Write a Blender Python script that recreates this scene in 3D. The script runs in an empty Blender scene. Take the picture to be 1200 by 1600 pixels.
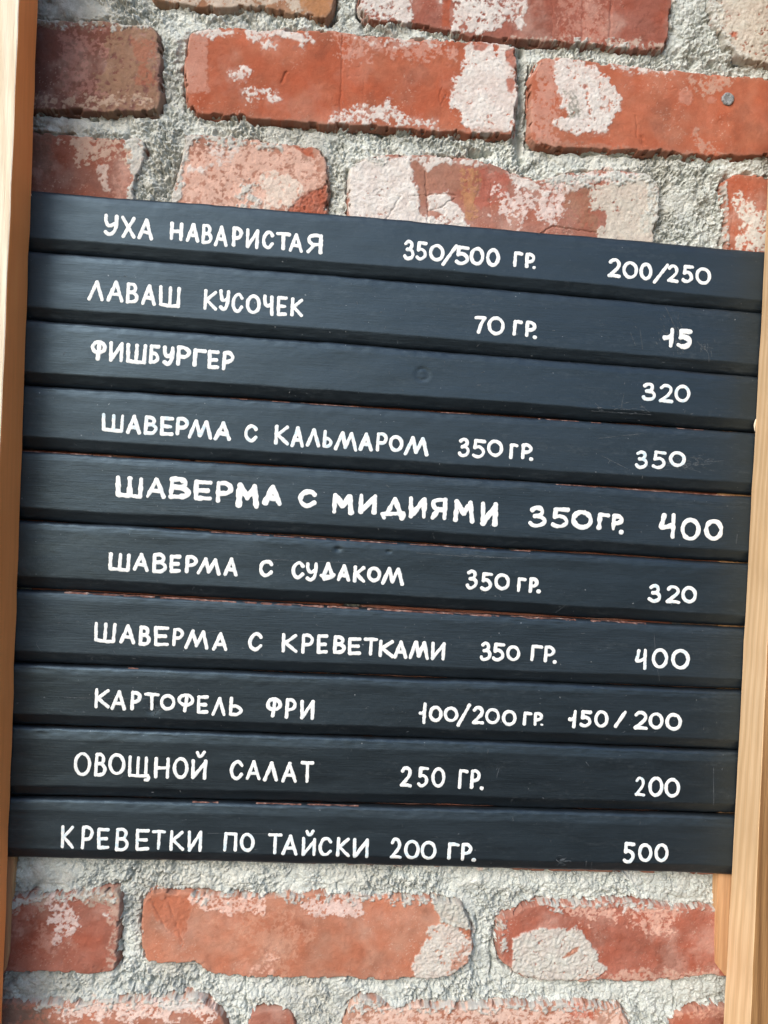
import bpy, math, random
import numpy as np
from mathutils import Vector, Euler

# ------------------------------------------------------------------ camera, light, exposure
SC = bpy.context.scene
PW, PH, FPX = 1200.0, 1600.0, 1200.0
CAM_LOC = np.array([-0.05006, -0.58218, 0.03969])
CAM_ROT = (1.54948, -0.05143, -0.06836)
cam = bpy.data.cameras.new('camera'); cam_o = bpy.data.objects.new('camera', cam)
SC.collection.objects.link(cam_o); SC.camera = cam_o
cam_o.location = CAM_LOC; cam_o.rotation_euler = CAM_ROT
cam.sensor_fit = 'VERTICAL'; cam.sensor_height = 24.0; cam.lens = FPX / PH * 24.0
cam.clip_start = 0.01; cam.clip_end = 100.0
CAM_M = np.array(Euler(CAM_ROT, 'XYZ').to_matrix())

SUN_EL, SUN_AZ = math.radians(31), math.radians(-40)      # azimuth from straight behind the viewer, minus = left
world = bpy.data.worlds.new("World"); SC.world = world; world.use_nodes = True
wn = world.node_tree.nodes; wl = world.node_tree.links
sky = wn.new('ShaderNodeTexSky'); sky.sky_type = 'NISHITA'; sky.sun_disc = False
sky.sun_elevation = SUN_EL; sky.air_density = 1.0; sky.dust_density = 2.0; sky.ozone_density = 1.0
sd = Vector((math.sin(SUN_AZ) * math.cos(SUN_EL), -math.cos(SUN_AZ) * math.cos(SUN_EL), math.sin(SUN_EL)))   # towards the sun
sky.sun_rotation = math.atan2(sd.x, sd.y)
bg = wn['Background']; wl.new(sky.outputs[0], bg.inputs[0]); bg.inputs[1].default_value = 0.13
sun = bpy.data.lights.new('sun', 'SUN'); sun.energy = 1.35; sun.angle = math.radians(32); sun.color = (1.0, 0.965, 0.92)
sun_o = bpy.data.objects.new('sun', sun); SC.collection.objects.link(sun_o)
sun_o.rotation_euler = sd.to_track_quat('Z', 'Y').to_euler()
SC.view_settings.view_transform = 'Standard'; SC.view_settings.look = 'None'
SC.view_settings.exposure = 0.82; SC.view_settings.gamma = 1.0

# ------------------------------------------------------------------ helpers
YW = 0.0138          # plane of the brick faces; the slats' front plane is y = 0
def at(px, py, y=0.0):
    """world points where rays through photo pixels meet the plane of depth y"""
    px = np.atleast_1d(np.asarray(px, float)); py = np.atleast_1d(np.asarray(py, float))
    d = np.stack([(px - PW/2) / FPX, -(py - PH/2) / FPX, -np.ones_like(px)], -1) @ CAM_M.T
    t = (y - CAM_LOC[1]) / d[:, 1]
    return CAM_LOC + d * t[:, None]
def xz(px, py, y=0.0):
    p = at(px, py, y); return p[:, 0], p[:, 2]
def poly(pts, y=YW):
    a = np.array(pts, float); p = at(a[:, 0], a[:, 1], y); return p[:, [0, 2]]

def srgb(r, g, b):
    f = lambda c: ((c/255.0 + 0.055)/1.055)**2.4 if c > 10 else c/255.0/12.92
    return np.array([f(r), f(g), f(b)])

def _h(ix, iy, s):
    n = (ix.astype(np.int64) * 374761393 + iy.astype(np.int64) * 668265263 + s * 1442695041) & 0xffffffff
    n = ((n ^ (n >> 13)) * 1274126177) & 0xffffffff
    n = ((n ^ (n >> 16)) * 2246822519) & 0xffffffff
    return ((n ^ (n >> 15)) & 0xffffff) / float(0xffffff)
def vn(x, y, s=0):
    ix = np.floor(x); iy = np.floor(y); fx = x - ix; fy = y - iy
    ux = fx*fx*fx*(fx*(fx*6-15)+10); uy = fy*fy*fy*(fy*(fy*6-15)+10)
    a = _h(ix, iy, s); b = _h(ix+1, iy, s); c = _h(ix, iy+1, s); d = _h(ix+1, iy+1, s)
    return (a*(1-ux)+b*ux)*(1-uy) + (c*(1-ux)+d*ux)*uy
def fbm(x, y, size, octv=4, s=0, gain=0.5):
    """x, y in metres, size in mm; result about 0..1"""
    k = 1000.0/size; r = 0; a = 1; t = 0
    for o in range(octv):
        c, sn = math.cos(0.6*o+0.3), math.sin(0.6*o+0.3)
        r = r + a*vn((x*c-y*sn)*k+17.3*o, (x*sn+y*c)*k-9.1*o, s+o*31); t += a; a *= gain; k *= 2.03
    r = r/t
    return np.clip((r-0.5)*1.5+0.5, 0, 1)
def worley(x, y, size, s=0):
    k = 1000.0/size; X = x*k; Y = y*k; ix = np.floor(X); iy = np.floor(Y)
    f1 = np.full(X.shape, 9.0); f2 = np.full(X.shape, 9.0); idv = np.zeros(X.shape)
    for dx in (-1, 0, 1):
        for dy in (-1, 0, 1):
            cx = ix+dx; cy = iy+dy
            d = np.hypot(cx+_h(cx, cy, s)-X, cy+_h(cx, cy, s+7)-Y); i = _h(cx, cy, s+13)
            m = d < f1
            f2 = np.where(m, f1, np.minimum(f2, d)); idv = np.where(m, i, idv); f1 = np.where(m, d, f1)
    return f1, f2, idv
def sstep(a, b, x):
    t = np.clip((x-a)/(b-a), 0, 1); return t*t*(3-2*t)
def chaikin(p, n=2):
    for k in range(n):          # cut corners, never by more than a few millimetres
        q = np.roll(p, -1, 0); L = np.hypot(*(q-p).T)[:, None]; c = np.minimum(0.22, (0.0030 if k == 0 else 0.0011)/np.maximum(L, 1e-6))
        p = np.stack([p*(1-c)+q*c, p*c+q*(1-c)], 1).reshape(-1, 2)
    return p
def sdf(x, y, P):
    """signed distance in metres, positive inside"""
    sh = x.shape; x = x.ravel(); y = y.ravel()
    d2 = np.full(x.shape, 1e9); ins = np.zeros(x.shape, bool)
    for i in range(len(P)):
        ax, ay = P[i]; bx, by = P[(i+1) % len(P)]
        ex, ey = bx-ax, by-ay; L = ex*ex+ey*ey
        if L < 1e-14: continue
        t = np.clip(((x-ax)*ex+(y-ay)*ey)/L, 0, 1)
        d2 = np.minimum(d2, (x-ax-t*ex)**2+(y-ay-t*ey)**2)
        if abs(ey) > 1e-12:
            c = ((ay > y) != (by > y)) & (x < ex*(y-ay)/ey+ax); ins ^= c
    d = np.sqrt(d2); return np.where(ins, d, -d).reshape(sh)
def seg_dist(x, y, P):
    d2 = np.full(x.shape, 1e9)
    for i in range(len(P)-1):
        ax, ay = P[i]; bx, by = P[i+1]; ex, ey = bx-ax, by-ay
        t = np.clip(((x-ax)*ex+(y-ay)*ey)/(ex*ex+ey*ey+1e-14), 0, 1)
        d2 = np.minimum(d2, (x-ax-t*ex)**2+(y-ay-t*ey)**2)
    return np.sqrt(d2)

def mesh_obj(name, V, F, mat, parent=None, col=None, smooth=True):
    me = bpy.data.meshes.new(name); V = np.asarray(V, np.float32); F = np.asarray(F, np.int32)
    me.vertices.add(len(V)); me.vertices.foreach_set('co', V.ravel())
    k = F.shape[1]; me.loops.add(F.size); me.loops.foreach_set('vertex_index', F.ravel())
    me.polygons.add(len(F)); me.polygons.foreach_set('loop_start', np.arange(0, F.size, k, dtype=np.int32))
    me.polygons.foreach_set('loop_total', np.full(len(F), k, np.int32))
    me.update(calc_edges=True); me.validate()
    if smooth: me.polygons.foreach_set('use_smooth', np.ones(len(me.polygons), bool))
    if col is not None:
        a = me.color_attributes.new('surface_colour', 'FLOAT_COLOR', 'POINT')
        c = np.ones((len(V), 4), np.float32); c[:, :3] = np.clip(col, 0, 1); a.data.foreach_set('color', c.ravel())
    me.materials.append(mat)
    o = bpy.data.objects.new(name, me); SC.collection.objects.link(o)
    if parent is not None: o.parent = parent
    return o
def empty(name, loc=(0, 0, 0)):
    o = bpy.data.objects.new(name, None); SC.collection.objects.link(o); o.location = loc
    o.empty_display_size = 0.02; return o
def reparent(o, p):
    o.parent = p; o.matrix_parent_inverse.identity(); o.location = (-p.location[0], -p.location[1], -p.location[2])

# ------------------------------------------------------------------ materials
def mat_base(name, rough=0.9, spec=0.3):
    m = bpy.data.materials.new(name); m.use_nodes = True
    n = m.node_tree.nodes; b = n['Principled BSDF']
    b.inputs['Roughness'].default_value = rough; b.inputs['Specular IOR Level'].default_value = spec
    return m, n, m.node_tree.links, b
def noise_node(n, l, vec, scale, detail=4, rough=0.6):
    t = n.new('ShaderNodeTexNoise'); t.inputs['Scale'].default_value = scale
    t.inputs['Detail'].default_value = detail; t.inputs['Roughness'].default_value = rough
    l.new(vec, t.inputs['Vector']); return t.outputs['Fac']
def ramp(n, l, fac, stops):
    r = n.new('ShaderNodeValToRGB'); e = r.color_ramp.elements
    for i, (p, c) in enumerate(stops):
        q = e[i] if i < 2 else e.new(p)
        q.position = p; q.color = (c[0], c[1], c[2], 1) if hasattr(c, '__len__') else (c, c, c, 1)
    l.new(fac, r.inputs['Fac']); return r.outputs['Color']
def mixc(n, l, a, b, fac=1.0, mode='MULTIPLY'):
    m = n.new('ShaderNodeMix'); m.data_type = 'RGBA'; m.blend_type = mode
    for s, v in ((6, a), (7, b)):
        if isinstance(v, (tuple, list, np.ndarray)): m.inputs[s].default_value = (v[0], v[1], v[2], 1)
        else: l.new(v, m.inputs[s])
    if isinstance(fac, float): m.inputs[0].default_value = fac
    else: l.new(fac, m.inputs[0])
    return m.outputs[2]
def bump(n, l, b, h, strength, dist, prev=None):
    q = n.new('ShaderNodeBump'); q.inputs['Strength'].default_value = strength; q.inputs['Distance'].default_value = dist
    l.new(h, q.inputs['Height'])
    if prev is not None: l.new(prev, q.inputs['Normal'])
    l.new(q.outputs[0], b.inputs['Normal']); return q.outputs[0]

def mineral(name, lo, hi, b1, b2):
    m, n, l, b = mat_base(name, 0.93, 0.2)
    tc = n.new('ShaderNodeTexCoord').outputs['Object']
    at_ = n.new('ShaderNodeAttribute'); at_.attribute_name = 'surface_colour'
    f = noise_node(n, l, tc, 1500, 3, 0.7)
    c = mixc(n, l, at_.outputs['Color'], ramp(n, l, f, [(0.25, lo), (0.75, hi)]), 1.0)
    l.new(c, b.inputs['Base Color'])
    p = bump(n, l, b, noise_node(n, l, tc, 420, 4, 0.65), b1, 0.0012)
    bump(n, l, b, noise_node(n, l, tc, 1800, 3, 0.7), b2, 0.0005, p)
    return m
M_BRICK = mineral('fired_clay', 0.86, 1.12, 0.30, 0.55)
M_MORTAR = mineral('cement_mortar', 0.74, 1.20, 0.38, 0.8)

def slat_paint(grain=1.0, seed=0.0, dr=0.0):
    m, n, l, b = mat_base('black_slat_paint', 0.42, 1.0); b.inputs['Specular Tint'].default_value = (0.52, 0.76, 0.98, 1)
    tc0 = n.new('ShaderNodeTexCoord').outputs['Object']
    def mp(sx, sy, sz):
        k = n.new('ShaderNodeMapping'); k.inputs['Scale'].default_value = (sx, sy, sz)
        k.inputs['Location'].default_value = (seed, seed*0.3, seed*1.7); l.new(tc0, k.inputs['Vector']); return k.outputs[0]
    big = noise_node(n, l, mp(8, 30, 30), 1.0, 4, 0.6)
    fine = noise_node(n, l, mp(40, 900, 900), 1.0, 4, 0.65)
    speck = noise_node(n, l, mp(420, 420, 420), 1.0, 2, 0.5)
    base = ramp(n, l, big, [(0.3, (0.0052, 0.0068, 0.0088)), (0.7, (0.0085, 0.0108, 0.0138))])
    dust = mixc(n, l, noise_node(n, l, mp(14, 90, 90), 1.0, 5, 0.7), noise_node(n, l, mp(200, 500, 500), 1.0, 3, 0.7))
    base = mixc(n, l, base, (0.05, 0.058, 0.065), ramp(n, l, dust, [(0.28, 0.0), (0.50, 0.45)]), 'MIX')
    sp = ramp(n, l, speck, [(0.745, 0.0), (0.79, 0.8)])
    base = mixc(n, l, base, (0.22, 0.24, 0.26), sp, 'MIX')
    l.new(base, b.inputs['Base Color'])
    r = ramp(n, l, noise_node(n, l, mp(25, 140, 140), 1.0, 4, 0.6), [(0.3, 0.43+dr), (0.7, 0.56+dr)])
    l.new(r, b.inputs['Roughness'])
    p = bump(n, l, b, fine, 0.22*grain, 0.0006)
    p = bump(n, l, b, noise_node(n, l, mp(260, 330, 330), 1.0, 3, 0.6), 0.16, 0.0006, p)
    bump(n, l, b, noise_node(n, l, mp(30, 60, 60), 1.0, 2, 0.5), 0.12, 0.004, p)
    return m
def letter_paint(name, thin):
    m, n, l, b = mat_base(name, 0.5, 0.35)
    tc = n.new('ShaderNodeTexCoord').outputs['Object']
    f = noise_node(n, l, tc, 260, 4, 0.6)
    lo = (0.50, 0.66, 0.76) if thin else (0.62, 0.68, 0.72)
    c = ramp(n, l, f, [(0.32, lo), (0.55, (0.80, 0.82, 0.82))])
    l.new(c, b.inputs['Base Color'])
    bump(n, l, b, noise_node(n, l, tc, 500, 3, 0.6), 0.12, 0.0005)
    return m
M_WHITE = letter_paint('white_sign_paint', False); M_THIN = letter_paint('thin_white_sign_paint', True)
def scratch_mat():
    m, n, l, b = mat_base('scratched_paint', 0.7, 0.3)
    tc = n.new('ShaderNodeTexCoord').outputs['Object']
    l.new(ramp(n, l, noise_node(n, l, tc, 900, 3, 0.6), [(0.35, (0.03, 0.04, 0.05)), (0.7, (0.10, 0.12, 0.14))]), b.inputs['Base Color'])
    return m
M_SCR = scratch_mat()

def wood(name, pale, dark, gs=1.0, contrast=1.0, rough=0.7, bumps=0.35, ring=260.0):
    """long grain runs along world Z"""
    m, n, l, b = mat_base(name, rough, 0.25)
    tc0 = n.new('ShaderNodeTexCoord').outputs['Object']
    def mp(sx, sy, sz):
        k = n.new('ShaderNodeMapping'); k.inputs['Scale'].default_value = (sx, sy, sz); l.new(tc0, k.inputs['Vector']); return k.outputs[0]
    warp = noise_node(n, l, mp(6*gs, 6*gs, 2.2*gs), 1.0, 2, 0.5)
    w = n.new('ShaderNodeTexWave'); w.wave_type = 'BANDS'; w.bands_direction = 'DIAGONAL'
    w.inputs['Scale'].default_value = 1.0; w.inputs['Distortion'].default_value = 9.0
    w.inputs['Detail'].default_value = 3; w.inputs['Detail Scale'].default_value = 0.35
    l.new(mp(ring*gs*0.3, ring*gs*0.3, 5.0*gs), w.inputs['Vector'])
    streak = noise_node(n, l, mp(700*gs, 700*gs, 14*gs), 1.0, 4, 0.7)
    blot = noise_node(n, l, mp(22*gs, 22*gs, 7*gs), 1.0, 3, 0.6)
    pale = np.array(pale); dark = np.array(dark)
    c = ramp(n, l, w.outputs['Fac'], [(0.1, pale), (0.95, pale*(1-0.45*contrast)+dark*0.45*contrast)])
    c = mixc(n, l, c, ramp(n, l, streak, [(0.25, 1-0.30*contrast), (0.75, 1.08)]), 1.0)
    c = mixc(n, l, c, ramp(n, l, blot, [(0.3, (0.90, 0.86, 0.80)), (0.7, (1.05, 1.05, 1.05))]), 1.0)
    l.new(c, b.inputs['Base Color'])
    p = bump(n, l, b, streak, bumps, 0.0007)
    bump(n, l, b, noise_node(n, l, mp(160, 160, 60), 1.0, 3, 0.6), 0.25, 0.0008, p)
    return m
M_LFRONT = wood('pale_sawn_pine', (0.86, 0.78, 0.64), (0.50, 0.36, 0.22), 1.0, 0.6, 0.8, 1.0)
M_LSIDE = wood('orange_pine', (1.0, 0.36, 0.115), (0.60, 0.18, 0.05), 1.0, 0.15, 0.6, 0.3)  # saturated orange for the left post's inner side
M_RSIDE = wood('light_planed_pine', (0.72, 0.53, 0.33), (0.45, 0.25, 0.10), 1.0, 0.65, 0.65, 0.25)
M_RFRONT = wood('brown_grained_pine', (0.36, 0.20, 0.085), (0.13, 0.055, 0.02), 1.0, 1.25, 0.6, 0.9)
M_BATTEN = wood('raw_pine_batten', (0.66, 0.40, 0.215), (0.40, 0.20, 0.09), 1.2, 0.8, 0.75, 0.4)

# ------------------------------------------------------------------ brick wall
def px_poly(*a): return np.array(a, float).reshape(-1, 2)
B = {}
B['A2'] = dict(p=px_poly(232,-70, 238,-2, 258,5, 273,9, 307,13, 340,14, 380,12, 420,14, 453,23, 487,27, 508,35, 518,24, 521,-10, 522,-70), c=(176,112,78), under=1, pr=1.5)
B['A3'] = dict(p=px_poly(563,-70, 561,17, 573,31, 600,38, 647,42, 673,47, 720,57, 760,62, 800,65, 867,68, 917,73, 967,79, 1017,82, 1036,76, 1043,60, 1045,33, 1049,0, 1050,-70), c=(172,84,66), pr=2.2)
B['A4'] = dict(p=px_poly(1104,-70, 1107,0, 1112,33, 1133,72, 1153,88, 1177,98, 1260,110, 1260,-70), c=(176,100,78), pr=0.2)
B['B1'] = dict(p=px_poly(20,26, 56,32, 110,33, 180,37, 235,41, 248,55, 251,80, 252,130, 250,166, 243,178, 200,177, 130,176, 20,172), c=(142,82,72), pr=1.8)
B['B2'] = dict(p=px_poly(300,52, 345,48, 400,49, 470,49, 540,55, 620,62, 700,66, 770,71, 804,75, 808,100, 807,160, 804,204, 800,214, 740,212, 700,209, 600,202, 520,199, 450,194, 400,188, 340,182, 310,180, 296,165, 290,130, 291,90, 294,63), c=(198,92,58), pr=3.0, bl=0.08, rg=0.45)
B['B3'] = dict(p=px_poly(843,94, 880,94, 950,101, 1000,104, 1050,114, 1120,119, 1200,125, 1262,130, 1262,252, 1200,246, 1150,246, 1080,246, 1030,240, 960,236, 900,234, 850,232, 828,226, 827,180, 830,120), c=(200,96,62), pr=3.2, bl=0.05, rg=0.35)
B['C0'] = dict(p=px_poly(10,200, 50,206, 100,210, 170,214, 220,217, 228,240, 218,270, 208,300, 204,390, 10,390), c=(170,92,74), pr=0.3)
B['C1'] = dict(p=px_poly(288,212, 340,211, 400,218, 430,226, 480,228, 502,234, 512,256, 513,290, 508,335, 502,395, 262,390, 264,310, 282,260), c=(198,124,102), pr=0.8)
B['C2'] = dict(p=px_poly(550,256, 573,247, 610,242, 673,243, 733,248, 773,259, 800,270, 838,283, 883,272, 930,266, 970,266, 1010,272, 1028,293, 1032,330, 1020,370, 1018,410, 548,410, 543,330, 545,280), c=(184,104,86), pr=1.6)
B['C3'] = dict(p=px_poly(1132,277, 1167,272, 1262,282, 1262,410, 1128,405, 1131,350), c=(200,96,64), pr=1.0)
B['J1'] = dict(p=px_poly(-30,1402, 20,1403, 67,1396, 133,1394, 172,1390, 187,1396, 188,1425, 184,1473, 185,1500, 177,1517, 133,1522, 67,1518, -30,1522), c=(182,94,74), pr=1.0)
B['J2'] = dict(p=px_poly(227,1405, 236,1394, 250,1392, 300,1395, 400,1401, 477,1396, 523,1399, 600,1402, 677,1402, 722,1408, 734,1440, 740,1480, 731,1508, 697,1526, 647,1530, 567,1528, 483,1528, 400,1527, 340,1524, 318,1515, 312,1507, 287,1503, 250,1507, 230,1503, 223,1490, 222,1440), c=(214,124,94), pr=0.9, bl=0.12, rg=0.5)
B['J3'] = dict(p=px_poly(780,1434, 800,1430, 820,1415, 853,1408, 883,1411, 933,1407, 987,1405, 1033,1411, 1057,1419, 1100,1416, 1180,1423, 1200,1500, 1180,1525, 1113,1523, 1053,1530, 1000,1533, 923,1534, 870,1531, 820,1530, 800,1515, 783,1500, 776,1473), c=(194,98,76), pr=1.2)
B['K0'] = dict(p=px_poly(-40,1564, 20,1566, 83,1568, 150,1564, 233,1560, 312,1557, 330,1572, 350,1588, 357,1620, 357,1700, -40,1700), c=(206,122,98), pr=0.6)
B['K1'] = dict(p=px_poly(386,1588, 420,1578, 450,1574, 462,1590, 462,1700, 386,1700), c=(190,100,78), pr=0.1)
B['K2'] = dict(p=px_poly(537,1600, 545,1570, 560,1560, 585,1560, 610,1574, 690,1571, 800,1569, 890,1566, 965,1571, 985,1598, 988,1700, 535,1700), c=(206,126,100), pr=0.6)
B['K3'] = dict(p=px_poly(1050,1584, 1093,1573, 1130,1568, 1200,1567, 1200,1700, 1052,1700), c=(188,92,66), pr=1.0)

# patches: kind colour, pixel polygon, raggedness px, density, strength, relief mm
W_ = (208,206,203); PK = (186,142,128); GR = (178,182,176); BR = (140,112,92); OR = (176,84,58); DK = (92,72,62); BE = (190,182,170); DG = (120,122,112)
P = {k: [] for k in B}
def patch(b, c, pts, rag=8, dens=0.9, st=0.9, rel=0.3): P[b].append((c, px_poly(*pts), rag, dens, st, rel))
def blob(b, c, x, y, rx, ry, **k):
    a = np.linspace(0, 2*np.pi, 14, endpoint=False); patch(b, c, np.stack([x+rx*np.cos(a), y+ry*np.sin(a)], 1).ravel(), **k)
patch('A2', BE, (240,-60, 250,5, 300,14, 440,14, 480,20, 480,-60), rag=10, dens=0.8, st=0.75, rel=0.2)
patch('A2', (180,120,80), (470,-60, 470,24, 520,34, 524,-60), rag=8, dens=1.0, st=0.8, rel=0)
patch('A3', W_, (560,-60, 560,22, 600,36, 640,38, 650,-60), dens=0.85, rel=0.4)
patch('A3', W_, (702,-60, 700,52, 760,58, 782,48, 830,10, 850,-60), dens=0.72, rel=0.4, rag=12)
blob('A3', W_, 812, 40, 11, 14, rag=5, dens=1.0)
patch('A3', OR, (690,-60, 690,44, 703,46, 706,-60), rag=2, dens=1, st=0.8, rel=0)
patch('A3', PK, (866,-60, 866,66, 948,76, 948,-60), rag=10, dens=0.5, st=0.5, rel=0.1)
patch('A3', BE, (800,60, 1040,82, 1044,66, 940,66), rag=6, dens=0.5, st=0.6, rel=0.1)
patch('A4', (186,185,176), (1100,-60, 1260,-60, 1260,120, 1160,100, 1120,60), rag=10, dens=0.93, st=0.92, rel=0.7)
blob('A4', OR, 1143, 54, 8, 5, rag=3, dens=1, st=0.9, rel=-0.4)
patch('B1', BR, (165,34, 252,34, 254,180, 160,180), rag=22, dens=0.85, st=0.8, rel=0.3)
patch('B1', (150,92,74), (212,70, 238,70, 240,130, 214,130), rag=10, dens=0.9, st=0.6, rel=0)
patch('B1', (172,128,120), (90,45, 150,45, 160,150, 95,150), rag=18, dens=0.55, st=0.5, rel=0.1)
patch('B1', (178,158,142), (50,148, 245,152, 245,172, 50,170), rag=9, dens=0.55, st=0.7, rel=0.2)
patch('B1', (160,150,130), (40,28, 250,40, 250,48, 40,44), rag=6, dens=0.6, st=0.5)
patch('B2', PK, (290,52, 328,52, 325,148, 288,150), rag=4, dens=0.95, st=0.6, rel=0.15)
patch('B2', W_, (300,46, 345,46, 420,50, 480,52, 488,70, 470,78, 455,66, 400,64, 350,64, 330,62), rag=7, dens=0.85, rel=0.35)
patch('B2', W_, (404,66, 432,66, 428,84, 406,86), rag=5, dens=0.7)
patch('B2', PK, (525,55, 700,66, 700,90, 640,98, 600,82, 575,100, 550,110, 530,92), rag=16, dens=0.7, st=0.7, rel=0.1)
patch('B2', W_, (540,58, 700,68, 700,78, 560,72), rag=7, dens=0.5, st=0.7)
blob('B2', W_, 375, 118, 17, 14, rag=8, dens=0.5, st=0.85)
blob('B2', W_, 408, 148, 32, 17, rag=10, dens=0.5, st=0.85)
blob('B2', W_, 430, 158, 12, 7, rag=5, dens=0.6, st=0.85)
patch('B2', W_, (575,160, 600,158, 628,166, 640,196, 520,192, 530,178), rag=9, dens=0.62, st=0.85)
patch('B2', W_, (632,192, 660,186, 682,194, 682,206, 634,204), rag=6, dens=0.65, st=0.85)
patch('B2', W_, (722,82, 740,74, 790,74, 808,80, 808,214, 735,210, 712,188, 702,160, 705,130, 716,110), rag=9, dens=0.94, st=0.93, rel=0.45)
patch('B2', OR, (738,70, 768,72, 752,84, 740,82), rag=2, dens=1, rel=-0.3)
patch('B2', OR, (786,82, 804,76, 808,112, 800,112, 788,98), rag=3, dens=1, rel=-0.3)
blob('B2', OR, 798, 138, 8, 12, rag=3, dens=1, rel=-0.3)
patch('B2', (160,120,104), (400,186, 500,192, 620,198, 800,206, 806,214, 400,196), rag=3, dens=0.7, st=0.6, rel=0)
patch('B3', PK, (828,94, 868,94, 872,150, 862,232, 828,230), rag=12, dens=0.8, st=0.75, rel=0.15)
patch('B3', W_, (866,96, 900,96, 928,108, 950,124, 964,150, 966,172, 950,196, 925,210, 898,216, 878,206, 868,196, 882,182, 872,160, 862,130), rag=7, dens=0.9, st=0.95, rel=0.5)
blob('B3', OR, 911, 137, 5, 6, rag=2, dens=1, rel=-0.3)
patch('B3', DG, (886,152, 900,152, 902,182, 888,188), rag=11, dens=0.55, st=0.8, rel=0.1)
patch('B3', W_, (950,100, 1050,112, 1054,124, 1010,116, 990,114, 952,112), rag=6, dens=0.65)
patch('B3', (185,160,145), (1068,116, 1150,122, 1140,140, 1095,150, 1072,136), rag=10, dens=0.6, st=0.6)
blob('B3', PK, 1068, 154, 11, 12, rag=3, dens=0.9, st=0.45)
blob('B3', PK, 1108, 158, 9, 8, rag=3, dens=0.9, st=0.4)
patch('B3', (180,150,135), (1082,210, 1105,225, 1130,244, 1090,244), rag=10, dens=0.5, st=0.6)
patch('B3', (160,120,104), (826,214, 960,228, 1080,240, 1080,248, 828,236), rag=5, dens=0.55, st=0.6)
patch('C0', (196,176,160), (95,208, 228,216, 228,262, 170,245, 120,262), rag=14, dens=0.75, st=0.7)
patch('C0', (120,92,80), (10,205, 90,208, 80,260, 10,260), rag=14, dens=0.8, st=0.7)
patch('C0', (205,190,180), (150,255, 168,258, 172,300, 160,300), rag=5, dens=0.8, st=0.7)
patch('C0', PK, (180,260, 220,255, 210,320, 176,320), rag=12, dens=0.6, st=0.5)
patch('C1', (214,180,166), (290,212, 512,232, 514,330, 440,335, 300,330, 262,330), rag=24, dens=0.7, st=0.7, rel=0.15)
patch('C1', W_, (330,225, 380,225, 375,245, 335,250), rag=10, dens=0.6, st=0.6)
patch('C1', W_, (285,255, 322,262, 320,275, 280,268), rag=6, dens=0.7, st=0.8)
patch('C1', (205,196,186), (410,275, 450,270, 470,300, 455,330, 400,330), rag=12, dens=0.8, st=0.8)
patch('C1', OR, (458,228, 488,230, 492,250, 478,246), rag=3, dens=1, st=0.85, rel=-0.5)
patch('C1', (172,86,64), (512,285, 490,298, 466,312, 450,330, 450,345, 512,345), rag=3, dens=1, st=0.9, rel=-1.3)
patch('C2', W_, (542,252, 575,246, 640,243, 640,262, 650,300, 655,330, 690,344, 735,352, 735,380, 545,380), rag=5, dens=0.97, st=0.95, rel=0.5)
patch('C2', (148,108,92), (642,250, 690,246, 715,262, 722,300, 700,300, 668,304, 660,330, 650,310), rag=5, dens=0.95, st=0.75, rel=0)
patch('C2', W_, (640,243, 700,246, 690,258, 668,272, 655,262), rag=5, dens=0.85, st=0.9)
patch('C2', W_, (668,308, 700,298, 706,314, 722,336, 725,352, 690,340, 668,330), rag=4, dens=0.95, st=0.92, rel=0.4)
patch('C2', W_, (690,247, 770,256, 768,264, 700,258), rag=5, dens=0.85, st=0.9)
patch('C2', (196,140,100), (718,258, 745,262, 745,340, 728,345), rag=8, dens=0.7, st=0.6)
patch('C2', (190,92,78), (745,262, 790,268, 800,290, 770,320, 745,320), rag=8, dens=0.9, st=0.5)
patch('C2', (212,200,196), (780,300, 880,290, 890,340, 860,352, 770,340), rag=16, dens=0.62, st=0.8)
patch('C2', W_, (790,272, 842,284, 852,298, 885,300, 880,274, 1000,268, 1000,290, 930,288, 905,300, 870,300, 850,310, 810,296), rag=6, dens=0.8, st=0.85, rel=0.4)
patch('C2', (192,188,178), (925,290, 1020,272, 1034,300, 1030,400, 930,400, 940,340, 920,315), rag=8, dens=0.93, st=0.92, rel=0.5)
patch('C2', BR, (880,292, 920,290, 918,330, 935,345, 930,365, 880,345), rag=6, dens=0.8, st=0.45)
patch('C2', GR, (995,335, 1020,330, 1024,360, 1005,365), rag=4, dens=0.9, st=0.7)
patch('C3', (208,210,204), (1150,296, 1160,300, 1185,330, 1200,330, 1200,400, 1152,390, 1156,350, 1146,318), rag=7, dens=0.72, st=0.9, rel=0.3)
patch('J1', (150,70,52), (-20,1440, 60,1440, 70,1500, -20,1510), rag=18, dens=0.7, st=0.5)
patch('J1', (216,200,196), (72,1402, 110,1404, 128,1440, 118,1465, 90,1470, 74,1440), rag=11, dens=0.66, st=0.85, rel=0.5)
patch('J1', (160,150,138), (125,1392, 187,1392, 187,1410, 140,1412, 120,1405), rag=5, dens=0.85, st=0.85)
patch('J1', (176,160,148), (-20,1404, 70,1398, 72,1420, 20,1425, -20,1432), rag=10, dens=0.75, st=0.7)
patch('J1', W_, (158,1424, 174,1426, 174,1434, 160,1434), rag=4, dens=0.7)
patch('J1', PK, (60,1450, 110,1460, 90,1500, 60,1490), rag=14, dens=0.5, st=0.45)
patch('J1', (186,164,150), (172,1400, 190,1400, 188,1515, 168,1515), rag=8, dens=0.5, st=0.6)
patch('J2', (196,108,80), (232,1398, 298,1398, 294,1440, 286,1478, 262,1455, 240,1425), rag=6, dens=0.95, st=0.6, rel=-0.5)
patch('J2', (222,190,178), (298,1398, 410,1403, 410,1426, 340,1428, 300,1412), rag=8, dens=0.68, st=0.85)
patch('J2', (216,196,190), (480,1403, 560,1400, 576,1436, 520,1436, 470,1428), rag=9, dens=0.72, st=0.8)
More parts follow.
